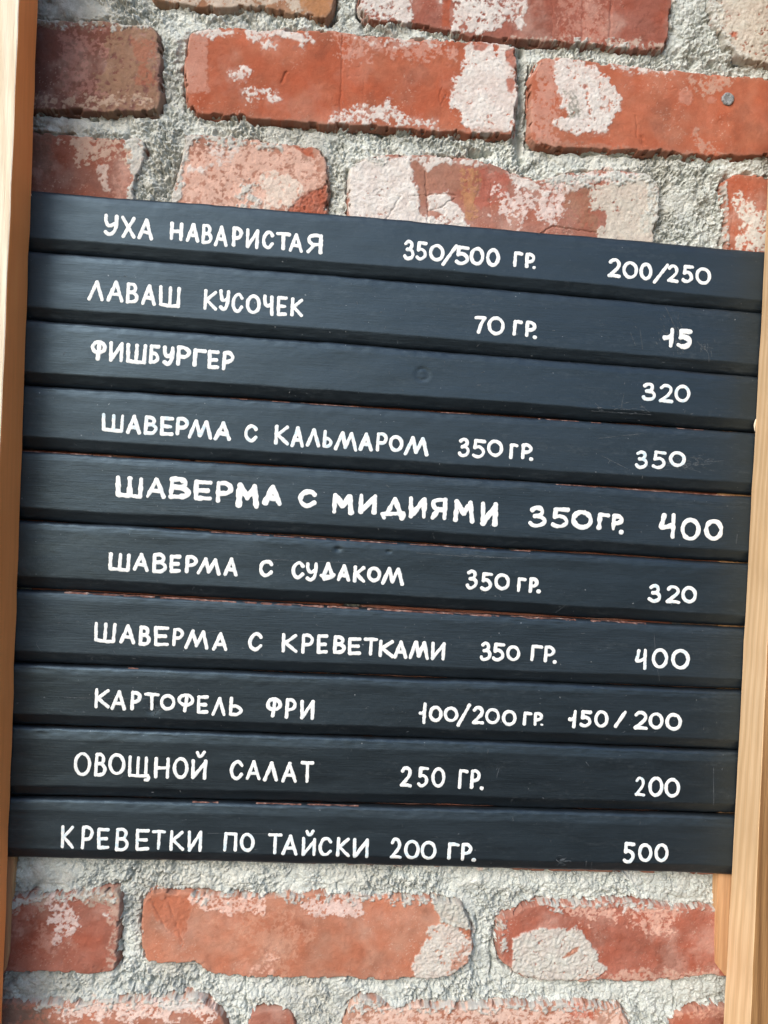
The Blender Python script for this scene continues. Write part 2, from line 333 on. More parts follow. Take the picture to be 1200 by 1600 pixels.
patch('J2', (220,158,136), (350,1430, 470,1430, 480,1500, 420,1520, 360,1470), rag=24, dens=0.6, st=0.5, rel=0)
patch('J2', (222,180,164), (400,1495, 430,1500, 430,1522, 385,1524), rag=10, dens=0.5, st=0.6)
patch('J2', (196,194,188), (686,1438, 712,1440, 726,1462, 738,1470, 736,1510, 700,1528, 655,1530, 643,1510, 660,1486, 670,1455), rag=7, dens=0.93, st=0.93, rel=0.8)
patch('J2', (190,110,80), (708,1480, 732,1450, 740,1470, 736,1505, 700,1522), rag=8, dens=0.5, st=0.7)
patch('J2', GR, (678,1402, 740,1405, 736,1452, 712,1444, 686,1440, 680,1420), rag=3, dens=1.0, st=0.95, rel=1.2)
patch('J3', (190,190,184), (802,1466, 815,1455, 850,1448, 910,1452, 926,1480, 945,1512, 928,1530, 820,1532, 798,1512), rag=5, dens=0.97, st=0.95, rel=1.0)
patch('J3', (190,120,96), (876,1494, 905,1474, 900,1484, 880,1498), rag=2, dens=1, st=0.9, rel=-0.4)
patch('J3', (216,176,160), (870,1408, 1060,1410, 1050,1462, 1010,1462, 980,1430, 930,1440, 900,1440), rag=14, dens=0.62, st=0.7)
patch('J3', W_, (970,1412, 1000,1408, 1000,1424, 972,1426), rag=5, dens=0.7)
patch('J3', (200,170,155), (900,1520, 1125,1512, 1125,1534, 900,1536), rag=8, dens=0.6, st=0.6)
patch('K0', (226,206,198), (80,1562, 320,1556, 345,1584, 250,1595, 160,1586, 100,1600), rag=12, dens=0.66, st=0.85, rel=0.4)
patch('K0', W_, (235,1560, 312,1556, 320,1575, 270,1580), rag=6, dens=0.8)
patch('K0', (120,108,96), (-40,1560, 70,1562, 60,1600, -40,1610), rag=14, dens=0.8, st=0.7)
patch('K2', (222,196,184), (540,1562, 980,1565, 980,1610, 540,1620), rag=18, dens=0.62, st=0.75, rel=0.2)
patch('K2', (200,90,64), (880,1572, 925,1572, 935,1594, 890,1596), rag=8, dens=0.8, st=0.6)
patch('K3', (206,160,140), (1050,1570, 1140,1568, 1140,1584, 1060,1590), rag=8, dens=0.55, st=0.6)

MO = (182,186,182)
for b_, q_, d_ in (('C0', (192,214, 234,216, 230,262, 216,300, 202,360, 184,350, 200,290, 204,250), 0.9), ('C1', (280,208, 304,211, 290,262, 276,330, 250,330), 0.85), ('C1', (300,208, 440,224, 440,236, 300,222), 0.6), ('C1', (372,280, 400,276, 410,332, 365,332), 0.5),
                  ('C2', (545,248, 610,238, 600,252, 548,264), 0.55), ('C2', (832,276, 1015,266, 1020,284, 900,290, 838,292), 0.75), ('C2', (1000,266, 1036,280, 1036,350, 1018,350), 0.7), ('B1', (50,28, 240,36, 240,48, 50,44), 0.5),
                  ('J1', (0,1394, 186,1388, 186,1404, 0,1414), 0.6), ('J2', (300,1388, 682,1398, 682,1411, 480,1408, 300,1404), 0.5), ('J3', (820,1402, 1120,1406, 1120,1424, 1000,1418, 860,1420), 0.5), ('J3', (770,1430, 792,1430, 800,1500, 772,1480), 0.4),
                  ('K0', (40,1555, 320,1552, 320,1566, 60,1576), 0.6), ('K2', (540,1556, 985,1560, 985,1580, 545,1578), 0.55), ('A4', (1100,-60, 1122,-60, 1126,50, 1180,96, 1160,110, 1104,60), 0.8), ('A3', (860,60, 1046,76, 1046,88, 860,74), 0.4), ('C3', (1126,270, 1140,270, 1136,400, 1126,400), 0.6)):
    patch(b_, MO, q_, rag=7, dens=d_, st=0.92, rel=0.9)
grooves = {'B2': [((535,56, 534,120, 531,192), 0.5, 0.5), ((569,110, 566,190), 0.4, 0.15), ((690,140, 684,152, 688,166, 696,150, 690,141), 0.5, 0.5), ((448,115, 440,132), 0.9, 0.8), ((690,100, 689,196), 0.4, 0.1), ((780,182, 802,190), 0.3, 0.25)],
           'B3': [((992,185, 993,215, 1000,228), 0.6, 0.5), ((1000,216, 1004,228), 1.2, 0.9)],
           'A3': [((862,-10, 862,62), 0.5, 0.3), ((955,-10, 950,74), 0.9, 0.6), ((910,-10, 908,66), 0.5, 0.3)],
           'B1': [((97,60, 96,150), 0.6, 0.2), ((153,40, 154,130), 0.5, 0.2)],
           'C2': [((664,270, 666,300, 668,332), 0.5, 0.9), ((640,308, 665,306, 690,304, 712,306), 0.4, 0.8), ((672,330, 690,326, 702,314, 710,311), 0.45, 0.9), ((668,332, 668,350), 0.5, 0.9), ((626,308, 612,330, 602,348), 0.5, 0.7), ((766,280, 766,345), 0.35, 0.3), ((845,366, 862,354, 880,358, 930,364), 0.5, 1.0), ((575,308, 626,308), 0.3, 0.3)],
           'J2': [((235,1400, 250,1430, 262,1455), 0.8, 0.6), ((260,1398, 275,1440, 285,1470), 0.9, 0.5), ((530,1440, 530,1450), 0.5, 0.2)],
           'J3': [((820,1500, 860,1530, 920,1531), 0.4, 0.6)], 'C3': [((1146,320, 1138,380), 0.5, 0.3)]}

bricks_sdf = []     # outlines in wall coordinates, for the mortar
def brick_outline(pp): return chaikin(poly(pp), 2)
def to_world(pp): return poly(pp)

def build_brick(key, d, parent, res=0.0006, seed=0):
    Pw = d['w'] if 'w' in d else brick_outline(d['p'])
    bricks_sdf.append(Pw)
    m = 0.003; rg = d.get('rg', 0.75)
    x0, x1 = Pw[:, 0].min()-m, Pw[:, 0].max()+m; z0, z1 = Pw[:, 1].min()-m, Pw[:, 1].max()+m
    # only a little beyond what the picture frame shows
    lm = d.get('lim', 0)
    x0 = max(x0, -0.345-lm); x1 = min(x1, 0.34+lm); z0 = max(z0, -0.43-lm); z1 = min(z1, 0.47+lm)
    nx = int((x1-x0)/res)+1; nz = int((z1-z0)/res)+1
    X, Z = np.meshgrid(np.linspace(x0, x1, nx), np.linspace(z0, z1, nz))
    wx = X+(fbm(X, Z, 13, 2, seed+1)-0.5)*0.0022+(fbm(X, Z, 4, 1, seed+3)-0.5)*0.0003
    wz = Z+(fbm(X, Z, 13, 2, seed+2)-0.5)*0.0022+(fbm(X, Z, 4, 1, seed+4)-0.5)*0.0003
    S = sdf(wx, wz, Pw)*1000.0            # mm
    # chips out of the arris
    chip = sstep(0.56, 0.72, fbm(X, Z, 5, 2, seed+9, 0.5))*2.4
    chip = chip*sstep(-1.2, 0.6, S)
    Se = S-chip*np.exp(-np.clip(S, 0, 9)/2.5)
    R = 1.25
    drop = np.where(Se < R, R-np.sqrt(np.clip(R*R-(R-np.clip(Se, 0, R))**2, 0, None)), 0)
    drop = drop+np.where(Se < 0, -Se*4.0, 0)
    h = d['pr']+(fbm(X, Z, 45, 3, seed+5)-0.5)*1.3+((fbm(X, Z, 6, 4, seed+6)-0.5)*0.5+(fbm(X, Z, 1.6, 2, seed+7)-0.5)*0.2)*rg
    pit = sstep(0.70, 0.80, fbm(X, Z, 3.0, 2, seed+8)); h -= pit*0.25*rg
    base = srgb(*d['c']); base = (base*0.84+base.mean()*0.16*np.array([1.05, 1.0, 0.92]))*np.array([0.68, 0.83, 0.84])
    C = np.ones(X.shape+(3,))*base
    v = fbm(X, Z, 30, 4, seed+11)[..., None]; u = fbm(X, Z, 5, 4, seed+12)[..., None]
    C = C*(0.86+0.28*v)*(0.91+0.18*u)
    C = C*(1+(fbm(X, Z, 14, 3, seed+14)[..., None]-0.5)*np.array([0.0, 0.30, 0.45]))
    # faint lime bloom over all of it, and small pale and dark grains
    bl = sstep(0.45, 0.95, fbm(X, Z, 22, 5, seed+13, 0.6))[..., None]
    C = C*(1-bl*d.get('bl', 0.25))+srgb(214, 190, 178)*bl*d.get('bl', 0.25)
    gr = (sstep(0.90, 0.99, fbm(X, Z, 1.1, 2, seed+15))*sstep(0.4, 0.8, fbm(X, Z, 22, 3, seed+16)))[..., None]; C = C*(1-0.4*gr)+srgb(205, 185, 170)*0.4*gr
    dk = sstep(0.62, 0.9, fbm(X, Z, 26, 5, seed+17, 0.6))[..., None]; C = C*(1-dk*d.get('dk', 0.35))+srgb(112, 66, 52)*dk*d.get('dk', 0.35)
    cr = np.abs(fbm(X, Z, 24, 4, seed+18)-0.5); ck = np.exp(-(cr/0.006)**2)*sstep(0.58, 0.7, fbm(X, Z, 30, 2, seed+19)); h -= ck*0.45
    for i, (c, pp, rag, dens, st, rel) in enumerate(P.get(key, [])):
        Q = to_world(pp); pxm = 0.000485
        s = sdf(X, Z, Q)
        if s.max() < -0.02: continue
        sd_ = seed+100+i*17
        n1 = (fbm(X, Z, 11, 4, sd_, 0.6)-0.5)*2*rag*pxm*1.3
        n2 = (fbm(X, Z, 2.6, 3, sd_+3, 0.6)-0.5)*rag*pxm*1.0
        e = (s+n1+n2)/(0.0011)
        mk = sstep(-0.5, 0.8, e)
        if dens < 1:
            g = fbm(X, Z, 2.3, 3, sd_+5, 0.6)*0.7+fbm(X, Z, 7, 3, sd_+6)*0.3
            th = np.quantile(g, 1-dens) if dens > 0.02 else 1
            depth = np.clip(s/(rag*pxm+1e-6), 0, 1.4)            # thinner cover towards the patch's rim
            mk = mk*sstep(th-0.09, th+0.07, g+(depth-0.8)*0.07)
        mk = mk*st*(0.82+0.25*fbm(X, Z, 7, 3, sd_+9))
        gg = fbm(X, Z, 1.8, 3, sd_+8)
        cc = srgb(*c)*(0.86+0.26*fbm(X, Z, 4, 4, sd_+7, 0.6))[..., None]
        if c[0]-c[2] > 80: cc = cc*np.array([0.76, 0.86, 0.84])
        C = C*(1-mk[..., None])+cc*mk[..., None]
        if c == W_:          # thin hazy film around the thick lime
            hz = sstep(-0.0035, 0.004, s+n1*1.5)*0.26*sstep(0.25, 0.8, fbm(X, Z, 6, 4, sd_+12, 0.6)); C = C*(1-hz[..., None])+srgb(196, 184, 178)*hz[..., None]
        h = h+mk*(rel*0.8+(gg-0.4)*abs(rel)*1.3)
    for k, (line, w, dep) in enumerate(grooves.get(key, [])):
        Q = to_world(px_poly(*line)); dd = seg_dist(X+(fbm(X, Z, 3, 2, seed+50)-0.5)*0.0012, Z+(fbm(X, Z, 3, 2, seed+51)-0.5)*0.0012, Q)*1000
        g = np.exp(-(dd/w)**2); h -= g*dep*1.3
    # sooty, dusty arris
    ed = np.exp(-np.clip(Se, 0, 30)/1.6)[..., None]*(0.4+0.6*fbm(X, Z, 8, 3, seed+20)[..., None])
    C = C*(1-0.3*ed)+srgb(165, 150, 138)*0.3*ed
    Y = YW-(h-drop)/1000.0
    Y = np.minimum(Y, YW+0.022)
    keep = (S > -2.2)
    idx = -np.ones(X.shape, int); q = keep[:-1, :-1] & keep[1:, :-1] & keep[:-1, 1:] & keep[1:, 1:]
    used = np.zeros(X.shape, bool); used[:-1, :-1] |= q; used[1:, :-1] |= q; used[:-1, 1:] |= q; used[1:, 1:] |= q
    idx[used] = np.arange(used.sum())
    F = np.stack([idx[:-1, :-1][q], idx[:-1, 1:][q], idx[1:, 1:][q], idx[1:, :-1][q]], 1)
    V = np.stack([X[used], Y[used], Z[used]], 1)
    return mesh_obj('brick', V, F, M_BRICK, parent, C[used])

wall = empty('brick_wall', (0, 0, 0))
wall['label'] = 'old red brick wall with rough grey mortar joints behind the black menu board'
wall['category'] = 'brick wall'
for i, (k, d) in enumerate(B.items()):
    build_brick(k, d, wall, seed=1000+i*211)

# courses behind the board, seen through the gaps between the slats
rng = random.Random(5)
cl = {0: (-10, 200), 1: (60, 300)}
for r in range(6):
    yt = 398+r*163.5; off = (r % 2)*235
    for k in range(-1, 3):
        xa = -190+off+k*505+rng.uniform(-12, 12); xb = xa+488
        if xb < -10 or xa > 1230: continue
        sl = lambda x: (0.07-0.045*r/6)*(x-600)+0
        pp = px_poly(xa, yt+sl(xa), xb, yt+sl(xb), xb, yt+135+sl(xb), xa, yt+135+sl(xa))
        c = rng.choice([(206,120,96), (198,104,78), (214,150,130), (190,100,80)])
        build_brick('hid%d_%d' % (r, k), dict(p=pp, c=c, pr=rng.uniform(0.5, 2.5)), wall, res=0.0022, seed=9000+r*50+k*7)

for (xa, ya, xb, yb, c) in ((-300,-270,80,-130,(176,92,70)), (100,-262,600,-118,(190,100,76)), (620,-240,1120,-96,(184,92,68)), (1140,-215,1640,-76,(192,98,70)), (-500,-120,195,-22,(160,86,70)), (1280,110,1700,255,(188,96,70)), (-330,20,-2,170,(150,84,72)),
                      (-500,1400,-60,1525,(180,92,70)), (1225,1420,1700,1540,(186,92,70)), (-320,1725,170,1860,(184,96,74)), (195,1725,690,1860,(196,108,84)), (715,1725,1210,1860,(180,90,68)), (1235,1725,1700,1860,(190,100,76)), (-500,1895,-60,2030,(184,94,72)), (-40,1895,450,2030,(184,94,72)), (480,1895,970,2030,(190,100,76)), (1000,1895,1500,2030,(180,90,68))):
    build_brick('beyond', dict(p=px_poly(xa,ya, xb,ya, xb,yb, xa,yb), c=c, pr=1.5, lim=0.8), wall, res=0.0022, seed=int(7000+xa*3+ya))
# mortar
carves = [((249,66, 253,120, 250,172), 1.0, 6), ((291,62, 288,120, 289,176), 0.9, 5), ((296,170, 312,182, 345,186, 420,194, 520,203, 640,207, 745,214), 0.9, 3.5),
          ((816,78, 813,120, 815,170, 812,210, 815,250), 2.6, 8), ((738,236, 752,240, 766,238), 3.2, 9), ((826,100, 824,180, 825,228), 1.2, 8), ((828,231, 900,238, 1000,244, 1090,250), 1.0, 4),
          ((524,-5, 524,20, 514,34), 2.0, 8), ((560,-5, 559,20, 572,34), 1.8, 8), ((670,52, 740,62, 800,68, 870,70), 1.1, 5), ((297,60, 310,52, 330,50), 0.9, 4),
          ((541,260, 545,300, 543,350), 1.3, 6), ((852,286, 856,305, 858,312), 0.9, 5), ((1031,285, 1034,312, 1034,338), 1.6, 7), ((1128,288, 1120,330, 1122,345), 0.8, 3), ((516,310, 510,335), 1.2, 6),
          ((60,176, 110,179, 150,182), 1.2, 5), ((45,34, 110,30, 170,32), 0.8, 3), ((190,1385, 200,1378, 210,1362, 212,1350), 0.9, 4), ((160,1388, 190,1384, 198,1380), 1.3, 5),
          ((189,1398, 190,1440, 187,1510), 1.3, 6), ((221,1400, 220,1450, 222,1500), 0.8, 5), ((250,1506, 285,1501, 311,1506), 1.6, 4.5), ((143,1525, 145,1550), 0.8, 3), ((224,1505, 226,1520, 222,1540), 0.8, 3.5),
          ((745,1440, 744,1490, 740,1530), 1.6, 5), ((776,1438, 770,1480, 770,1530), 1.6, 6), ((782,1502, 800,1520, 830,1534), 0.9, 4), ((985,1386, 990,1402), 0.9, 4), ((1051,1372, 1051,1418), 0.7, 2.5), ((1054,1536, 1054,1575), 0.9, 4.5), ((1060,1578, 1092,1568, 1128,1564), 0.9, 4),
          ((536,1600, 548,1570, 562,1556), 1.1, 5), ((526,1393, 530,1380), 0.8, 3), ((622,1400, 624,1385), 0.8, 3), ((855,1540, 855,1565), 0.7, 3), ((314,1560, 316,1585), 1.0, 4), ((380,1530, 384,1570, 382,1600), 0.8, 3)]
raises = [((757,1450, 756,1530), 16, -2.6), ((815,80, 815,250), 9, -2.2), ((254,60, 270,120, 262,180), 3, 0), ((250,30, 275,60, 270,100), 8, 1.5), ((590,28, 640,50, 720,60), 10, 1.2), ((430,60, 700,60), 1, 0), ((250,230, 245,270, 240,310), 22, 3.0), ((240,225, 70,185), 8, 1.2),
          ((1070,260, 1080,380), 40, 2.6), ((1075,20, 1070,60, 1120,90), 18, 1.5), ((60,10, 240,30), 12, 1.0), ((200,1410, 205,1470, 200,1520), 9, 1.0), ((30,1370, 190,1375), 14, 1.0), ((250,1372, 900,1385, 1100,1395), 16, 1.3),
          ((705,1410, 720,1440), 18, 2.0), ((440,1560, 480,1580, 420,1600), 22, 2.0), ((330,1540, 400,1560), 16, 1.2), ((1000,1560, 1020,1600), 20, 1.6), ((660,215, 740,228), 6, 1.6), ((850,258, 1130,265), 8, 1.0), ((300,200, 520,215), 8, 0.8)]
smooth_zones = [((60,185, 130,190, 190,196), 14), ((60,10, 160,15), 12), ((40,1375, 120,1372), 12)]

def build_mortar(x0, x1, z0, z1, res, seed, cull=True):
    nx = int((x1-x0)/res)+1; nz = int((z1-z0)/res)+1
    X, Z = np.meshgrid(np.linspace(x0, x1, nx), np.linspace(z0, z1, nz))
    wx = X+(fbm(X, Z, 9, 3, 1)-0.5)*0.004; wz = Z+(fbm(X, Z, 9, 3, 2)-0.5)*0.004
    S = np.full(X.shape, -0.05)
    for Pw in bricks_sdf:
        a, b = Pw[:, 0].min()-0.012, Pw[:, 0].max()+0.012; c, d = Pw[:, 1].min()-0.012, Pw[:, 1].max()+0.012
        i0, i1 = np.searchsorted(X[0], (a, b)); j0, j1 = np.searchsorted(Z[:, 0], (c, d))
        if i1 <= i0 or j1 <= j0: continue
        sl = (slice(j0, j1), slice(i0, i1)); S[sl] = np.maximum(S[sl], sdf(wx[sl], wz[sl], Pw))
    S = S*1000
    # broken, crumbly surface: lumps of several sizes
    ox = X+(fbm(X, Z, 5, 3, 61)-0.5)*0.004; oz = Z+(fbm(X, Z, 5, 3, 62)-0.5)*0.004; ox = ox+(fbm(X, Z, 1.7, 2, 63)-0.5)*0.0014; oz = oz+(fbm(X, Z, 1.7, 2, 64)-0.5)*0.0014
    f1, f2, i1_ = worley(ox, oz, 5.6, 5); lump1 = (1-np.clip(f1, 0, 1)**2)*(0.35+0.65*i1_)
    g1, g2, i2_ = worley(ox, oz, 2.6, 9); lump2 = (1-np.clip(g1, 0, 1)**2)*(0.25+0.75*i2_)
    p1, p2, i0_ = worley(X+(fbm(X, Z, 8, 3, 65)-0.5)*0.008, Z+(fbm(X, Z, 8, 3, 66)-0.5)*0.008, 12.0, 29); lump0 = (1-np.clip(p1*1.15, 0, 1)**2)*(0.3+0.7*i0_); val0 = (1-sstep(0.0, 0.14, p2-p1))*sstep(0.4, 0.6, fbm(X, Z, 30, 2, 67))
    k1, k2, i3_ = worley(X, Z, 1.35, 19); lump3 = (1-np.clip(k1, 0, 1)**2)*i3_
    rough = 0.40+0.95*sstep(0.25, 0.75, fbm(X, Z, 24, 4, 71, 0.6))
    for line, w in smooth_zones:
        rough *= 1-0.8*np.exp(-(seg_dist(X, Z, to_world(px_poly(*line)))/(w*0.000485))**2)
    rid = np.clip(1-np.abs(fbm(ox, oz, 4.2, 4, 48, 0.6)-0.5)*5, -0.6, 1); rid2 = np.clip(1-np.abs(fbm(ox, oz, 1.9, 3, 49, 0.6)-0.5)*5, -0.6, 1)
    h = -2.9+(fbm(X, Z, 34, 3, 41)-0.5)*3.4+(fbm(X, Z, 12, 3, 42)-0.5)*2.4
    h += rough*(2.3*(lump0-0.5)-1.8*val0+1.5*(lump1-0.5)+0.9*(lump2-0.5)+0.4*(lump3-0.4)+1.15*(rid-0.4)+0.65*(rid2-0.4))+(fbm(X, Z, 3, 4, 43, 0.6)-0.5)*0.9*rough
    edge_ = 1-sstep(0.0, 0.22, f2-f1); pore = sstep(0.45, 0.70, fbm(X, Z, 13, 3, 44)); h -= edge_*pore*1.6*rough
    hole = sstep(0.70, 0.78, fbm(X, Z, 5, 2, 46)); h -= hole*1.3*rough
    crk = sstep(0.90, 1.0, 1-np.abs(fbm(X, Z, 16, 3, 47)-0.5)*9); h -= crk*0.8*rough
    for line, w, a in raises:
        h += a*np.exp(-(seg_dist(X, Z, to_world(px_poly(*line)))/(w*0.000485))**2)
    for line, w, a in carves:
        dd = seg_dist(X+(fbm(X, Z, 5, 2, 81)-0.5)*0.003, Z+(fbm(X, Z, 5, 2, 82)-0.5)*0.003, to_world(px_poly(*line)))*1000
        h -= a*np.exp(-(dd/(w*0.8))**2)*(0.45+0.55*sstep(0.25, 0.5, fbm(X, Z, 8, 2, 83)))
    h = np.minimum(h, 2.6)
    # torn gap along part of each brick's edge
    mk = sstep(0.47, 0.62, fbm(X, Z, 17, 4, 91)); h -= 6.0*mk*np.exp(-((S+0.4)/1.15)**2)
    lap = 4.6*sstep(0.46, 0.74, fbm(X, Z, 13, 4, 95, 0.6)); h += 2.3*sstep(0.5, 2.5, lap)*np.exp(-(S/2.5)**2)
    h -= np.clip(S-0.3-lap, 0, 6)*1.4
    v = fbm(X, Z, 40, 4, 51)[..., None]; u = fbm(X, Z, 4, 4, 52, 0.6)[..., None]
    C = srgb(194, 200, 196)*(0.78+0.34*v)*(0.84+0.30*u)
    pale = sstep(0.6, 0.85, i2_)[..., None]; C = C*(1-0.3*pale)+srgb(226, 226, 220)*0.3*pale
    warm = sstep(0.5, 0.8, fbm(X, Z, 60, 3, 55))[..., None]; C = C*(1-0.18*warm)+srgb(178, 168, 152)*0.18*warm
    # left post's shade painted into the mortar colour, mottled
    post_shade = np.exp(-np.clip((X-(-0.29))/0.035, 0, 9)**2)[..., None]*0.5*sstep(0.25, 0.7, fbm(X, Z, 12, 4, 57, 0.6))[..., None]
    C = C*(1-post_shade)+srgb(112, 104, 94)*post_shade
    red = sstep(0.74, 0.80, fbm(X, Z, 7, 3, 59))[..., None]*0.35*sstep(-3, 0.5, S)[..., None]; C = C*(1-red)+srgb(190, 120, 96)*red
    Y = YW-h/1000
    Y = np.minimum(Y, YW+0.014)
    keep = S < 5.0
    q = keep[:-1, :-1] | keep[1:, :-1] | keep[:-1, 1:] | keep[1:, 1:]
    used = np.zeros(X.shape, bool); used[:-1, :-1] |= q; used[1:, :-1] |= q; used[:-1, 1:] |= q; used[1:, 1:] |= q
    idx = -np.ones(X.shape, int); idx[used] = np.arange(used.sum())
    F = np.stack([idx[:-1, :-1][q], idx[:-1, 1:][q], idx[1:, 1:][q], idx[1:, :-1][q]], 1)
    return np.stack([X[used], Y[used], Z[used]], 1), F, C[used]
_, zt = xz(600, 330, YW); _, zb = xz(600, 1352, YW)
zt = zt[0]-0.022; zb = zb[0]+0.012
parts = [build_mortar(-0.335, 0.330, zt, 0.450, 0.00055, 0), build_mortar(-0.335, 0.330, -0.385, zb, 0.00055, 0), build_mortar(-0.335, 0.330, zb, zt, 0.0020, 0),
         build_mortar(-0.55, -0.335, -0.56, 0.60, 0.0024, 0), build_mortar(0.330, 0.55, -0.56, 0.60, 0.0024, 0), build_mortar(-0.335, 0.330, 0.450, 0.60, 0.0024, 0), build_mortar(-0.335, 0.330, -0.56, -0.385, 0.0024, 0)]
VV, FF, CC, o_ = [], [], [], 0
for v, f, c in parts: VV.append(v); FF.append(f+o_); CC.append(c); o_ += len(v)
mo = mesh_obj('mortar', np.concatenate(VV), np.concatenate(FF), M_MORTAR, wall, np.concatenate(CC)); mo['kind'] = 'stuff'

# head of a cut nail in the right-hand brick
def lathe(name, c, prof, mat, parent, n=24, jit=0.0, seed=1):
    r_ = random.Random(seed); ph = [1+r_.uniform(-jit, jit) for _ in range(n)]
    V = [(c[0], c[1]-prof[0][1], c[2])]; F = []
    for r, h in prof[1:]:
        for k in range(n):
            a = 2*math.pi*k/n; V.append((c[0]+r*ph[k]*math.cos(a), c[1]-h, c[2]+r*ph[k]*math.sin(a)))
    me = bpy.data.meshes.new(name)
    for k in range(n): F.append((0, 1+k, 1+(k+1) % n))
    for j in range(len(prof)-2):
        for k in range(n):
            a = 1+j*n+k; b = 1+j*n+(k+1) % n; F.append((a, a+n, b+n, b))
    me.from_pydata(V, [], F); me.materials.append(mat)
    for p in me.polygons: p.use_smooth = True
    o = bpy.data.objects.new(name, me); SC.collection.objects.link(o); o.parent = parent; return o
m_, n_, l_, b_ = mat_base('rusty_grey_metal', 0.55, 0.5)
tc_ = n_.new('ShaderNodeTexCoord').outputs['Object']
l_.new(ramp(n_, l_, noise_node(n_, l_, tc_, 700, 3, 0.6), [(0.3, (0.07, 0.08, 0.09)), (0.7, (0.30, 0.32, 0.33))]), b_.inputs['Base Color'])
bump(n_, l_, b_, noise_node(n_, l_, tc_, 900, 2, 0.5), 0.5, 0.0006); M_METAL = m_
pn = at(1137, 155, YW-0.0035)[0]
lathe('nail_head', pn, [(0, 0.0004), (0.0022, 0.0006), (0.0034, 0.0012), (0.0046, 0.0011), (0.0051, 0.0002), (0.0052, -0.004)], M_METAL, wall, 22, 0.06)

# ------------------------------------------------------------------ menu board
board = empty('menu_board', (0, 0, 0))
board['label'] = 'black slatted wooden menu board with white hand-painted Russian dishes and prices'
board['category'] = 'menu board'
# seams: y of the slat ends at the left post, middle and right post: (left x, y, middle y at x=600, right x, y), gap above/below in px
edges = [(46, 297.0, 1193.5, 393.0), (42.5, 391, 1188.5, 488), (38.5, 498, 1184, 588), (34.5, 600.5, 1179.5, 675.5), (30.5, 702.5, 1174.5, 775.5),
         (27, 812.5, 1168.5, 880.5), (23.5, 920.5, 1163.5, 981.5), (19.5, 1037.5, 1158, 1080.5), (16.5, 1135.5, 1152.5, 1175), (13.5, 1247.5, 1147, 1276.5), (12, 1345.0, 1141, 1371.5)]
# gap at left / middle / right in px for each seam, and how far the middle of the seam sags in px
gaps = [None, (0.5, 0.6, 0.6), (0.5, 0.5, 0.6), (0.6, 3.0, 2.2), (2.6, 0.8, 2.6), (0.6, 2.6, 1.4), (1.6, 4.6, 2.0), (0.6, 0.7, 0.7), (0.6, 0.6, 0.7), (0.8, 2.0, 0.8), None]
sag = [3.0, 3.0, 1.0, 1.5, 1.0, 0.5, 0.5, 0.5, 1.0, 1.5, 1.0]
PXM = 0.000485
def edge_fn(i, side):
    """height z of seam i as a function of x; side -1: the bottom edge of the slat above, +1: top edge of the slat below"""
    x0, y0, x1, y1 = edges[i]
    def f(x):
        xa, za = xz(x0, y0); xb, zb_ = xz(x1, y1)
        t = (x-xa[0])/(xb[0]-xa[0]); z = za[0]*(1-t)+zb_[0]*t
        z = z-sag[i]*PXM*4*t*(1-t)*(-1)        # bows up a little
        if gaps[i]:
            g = np.interp(t, [0, 0.5, 1], gaps[i])*PXM/2; z = z-g*side
        return z+(fbm(x, x*0+i*0.37+side*0.11, 60, 3, 300+i)-0.5)*0.0010+(fbm(x, x*0+i*0.37+side*0.2, 9, 2, 310+i)-0.5)*0.0003
    return f
TH = 0.0090
def slat_depth(tt, bb, i):
    """depth (m) behind the front plane at distances tt from the top edge and bb from the bottom edge (m)"""
    t = tt*1000; b = bb*1000
    wt = 8.0 if i in (8, 9) else 5.5; at_ = 0.16 if i in (8, 9) else 0.13
    R = 2.6
    d = np.where(t < R, R-np.sqrt(np.clip(R*R-(R-np.clip(t, 0, R))**2, 0, None)), 0)*0.9
    d += np.where(t < wt, (wt-t)*at_, 0)
    R2 = 3.4
    d += np.where(b < R2, R2-np.sqrt(np.clip(R2*R2-(R2-np.clip(b, 0, R2))**2, 0, None)), 0)*0.95
    d += np.where(b < 9.5, (9.5-b)*0.45, 0)
    return d/1000
slat_fns = []
slat_objs = []
slat_offset = [0.0, 0.0004, -0.0003, 0.0005, 0.0, -0.0004, 0.0003, -0.0002, 0.0004, 0.0]
words = ['first', 'second']
slat_labels = ['black slat reading УХА НАВАРИСТАЯ', 'black slat reading ЛАВАШ КУСОЧЕК', 'black slat reading ФИШБУРГЕР', 'black slat reading ШАВЕРМА С КАЛЬМАРОМ', 'black slat with the boldest lettering, ШАВЕРМА С МИДИЯМИ',
               'black slat reading ШАВЕРМА С СУДАКОМ', 'rough-grained black slat reading ШАВЕРМА С КРЕВЕТКАМИ', 'black slat reading КАРТОФЕЛЬ ФРИ', 'black slat reading ОВОЩНОЙ САЛАТ', 'bottom black slat reading КРЕВЕТКИ ПО ТАЙСКИ']
dents = {2: [(660, 585, 9, 'ring')], 5: [(528, 858, 4, 'nick'), (607, 862, 2, 'nick')], 7: [(240, 1108, 9, 'knot')], 9: [(875, 1346, 4, 'nick')]}
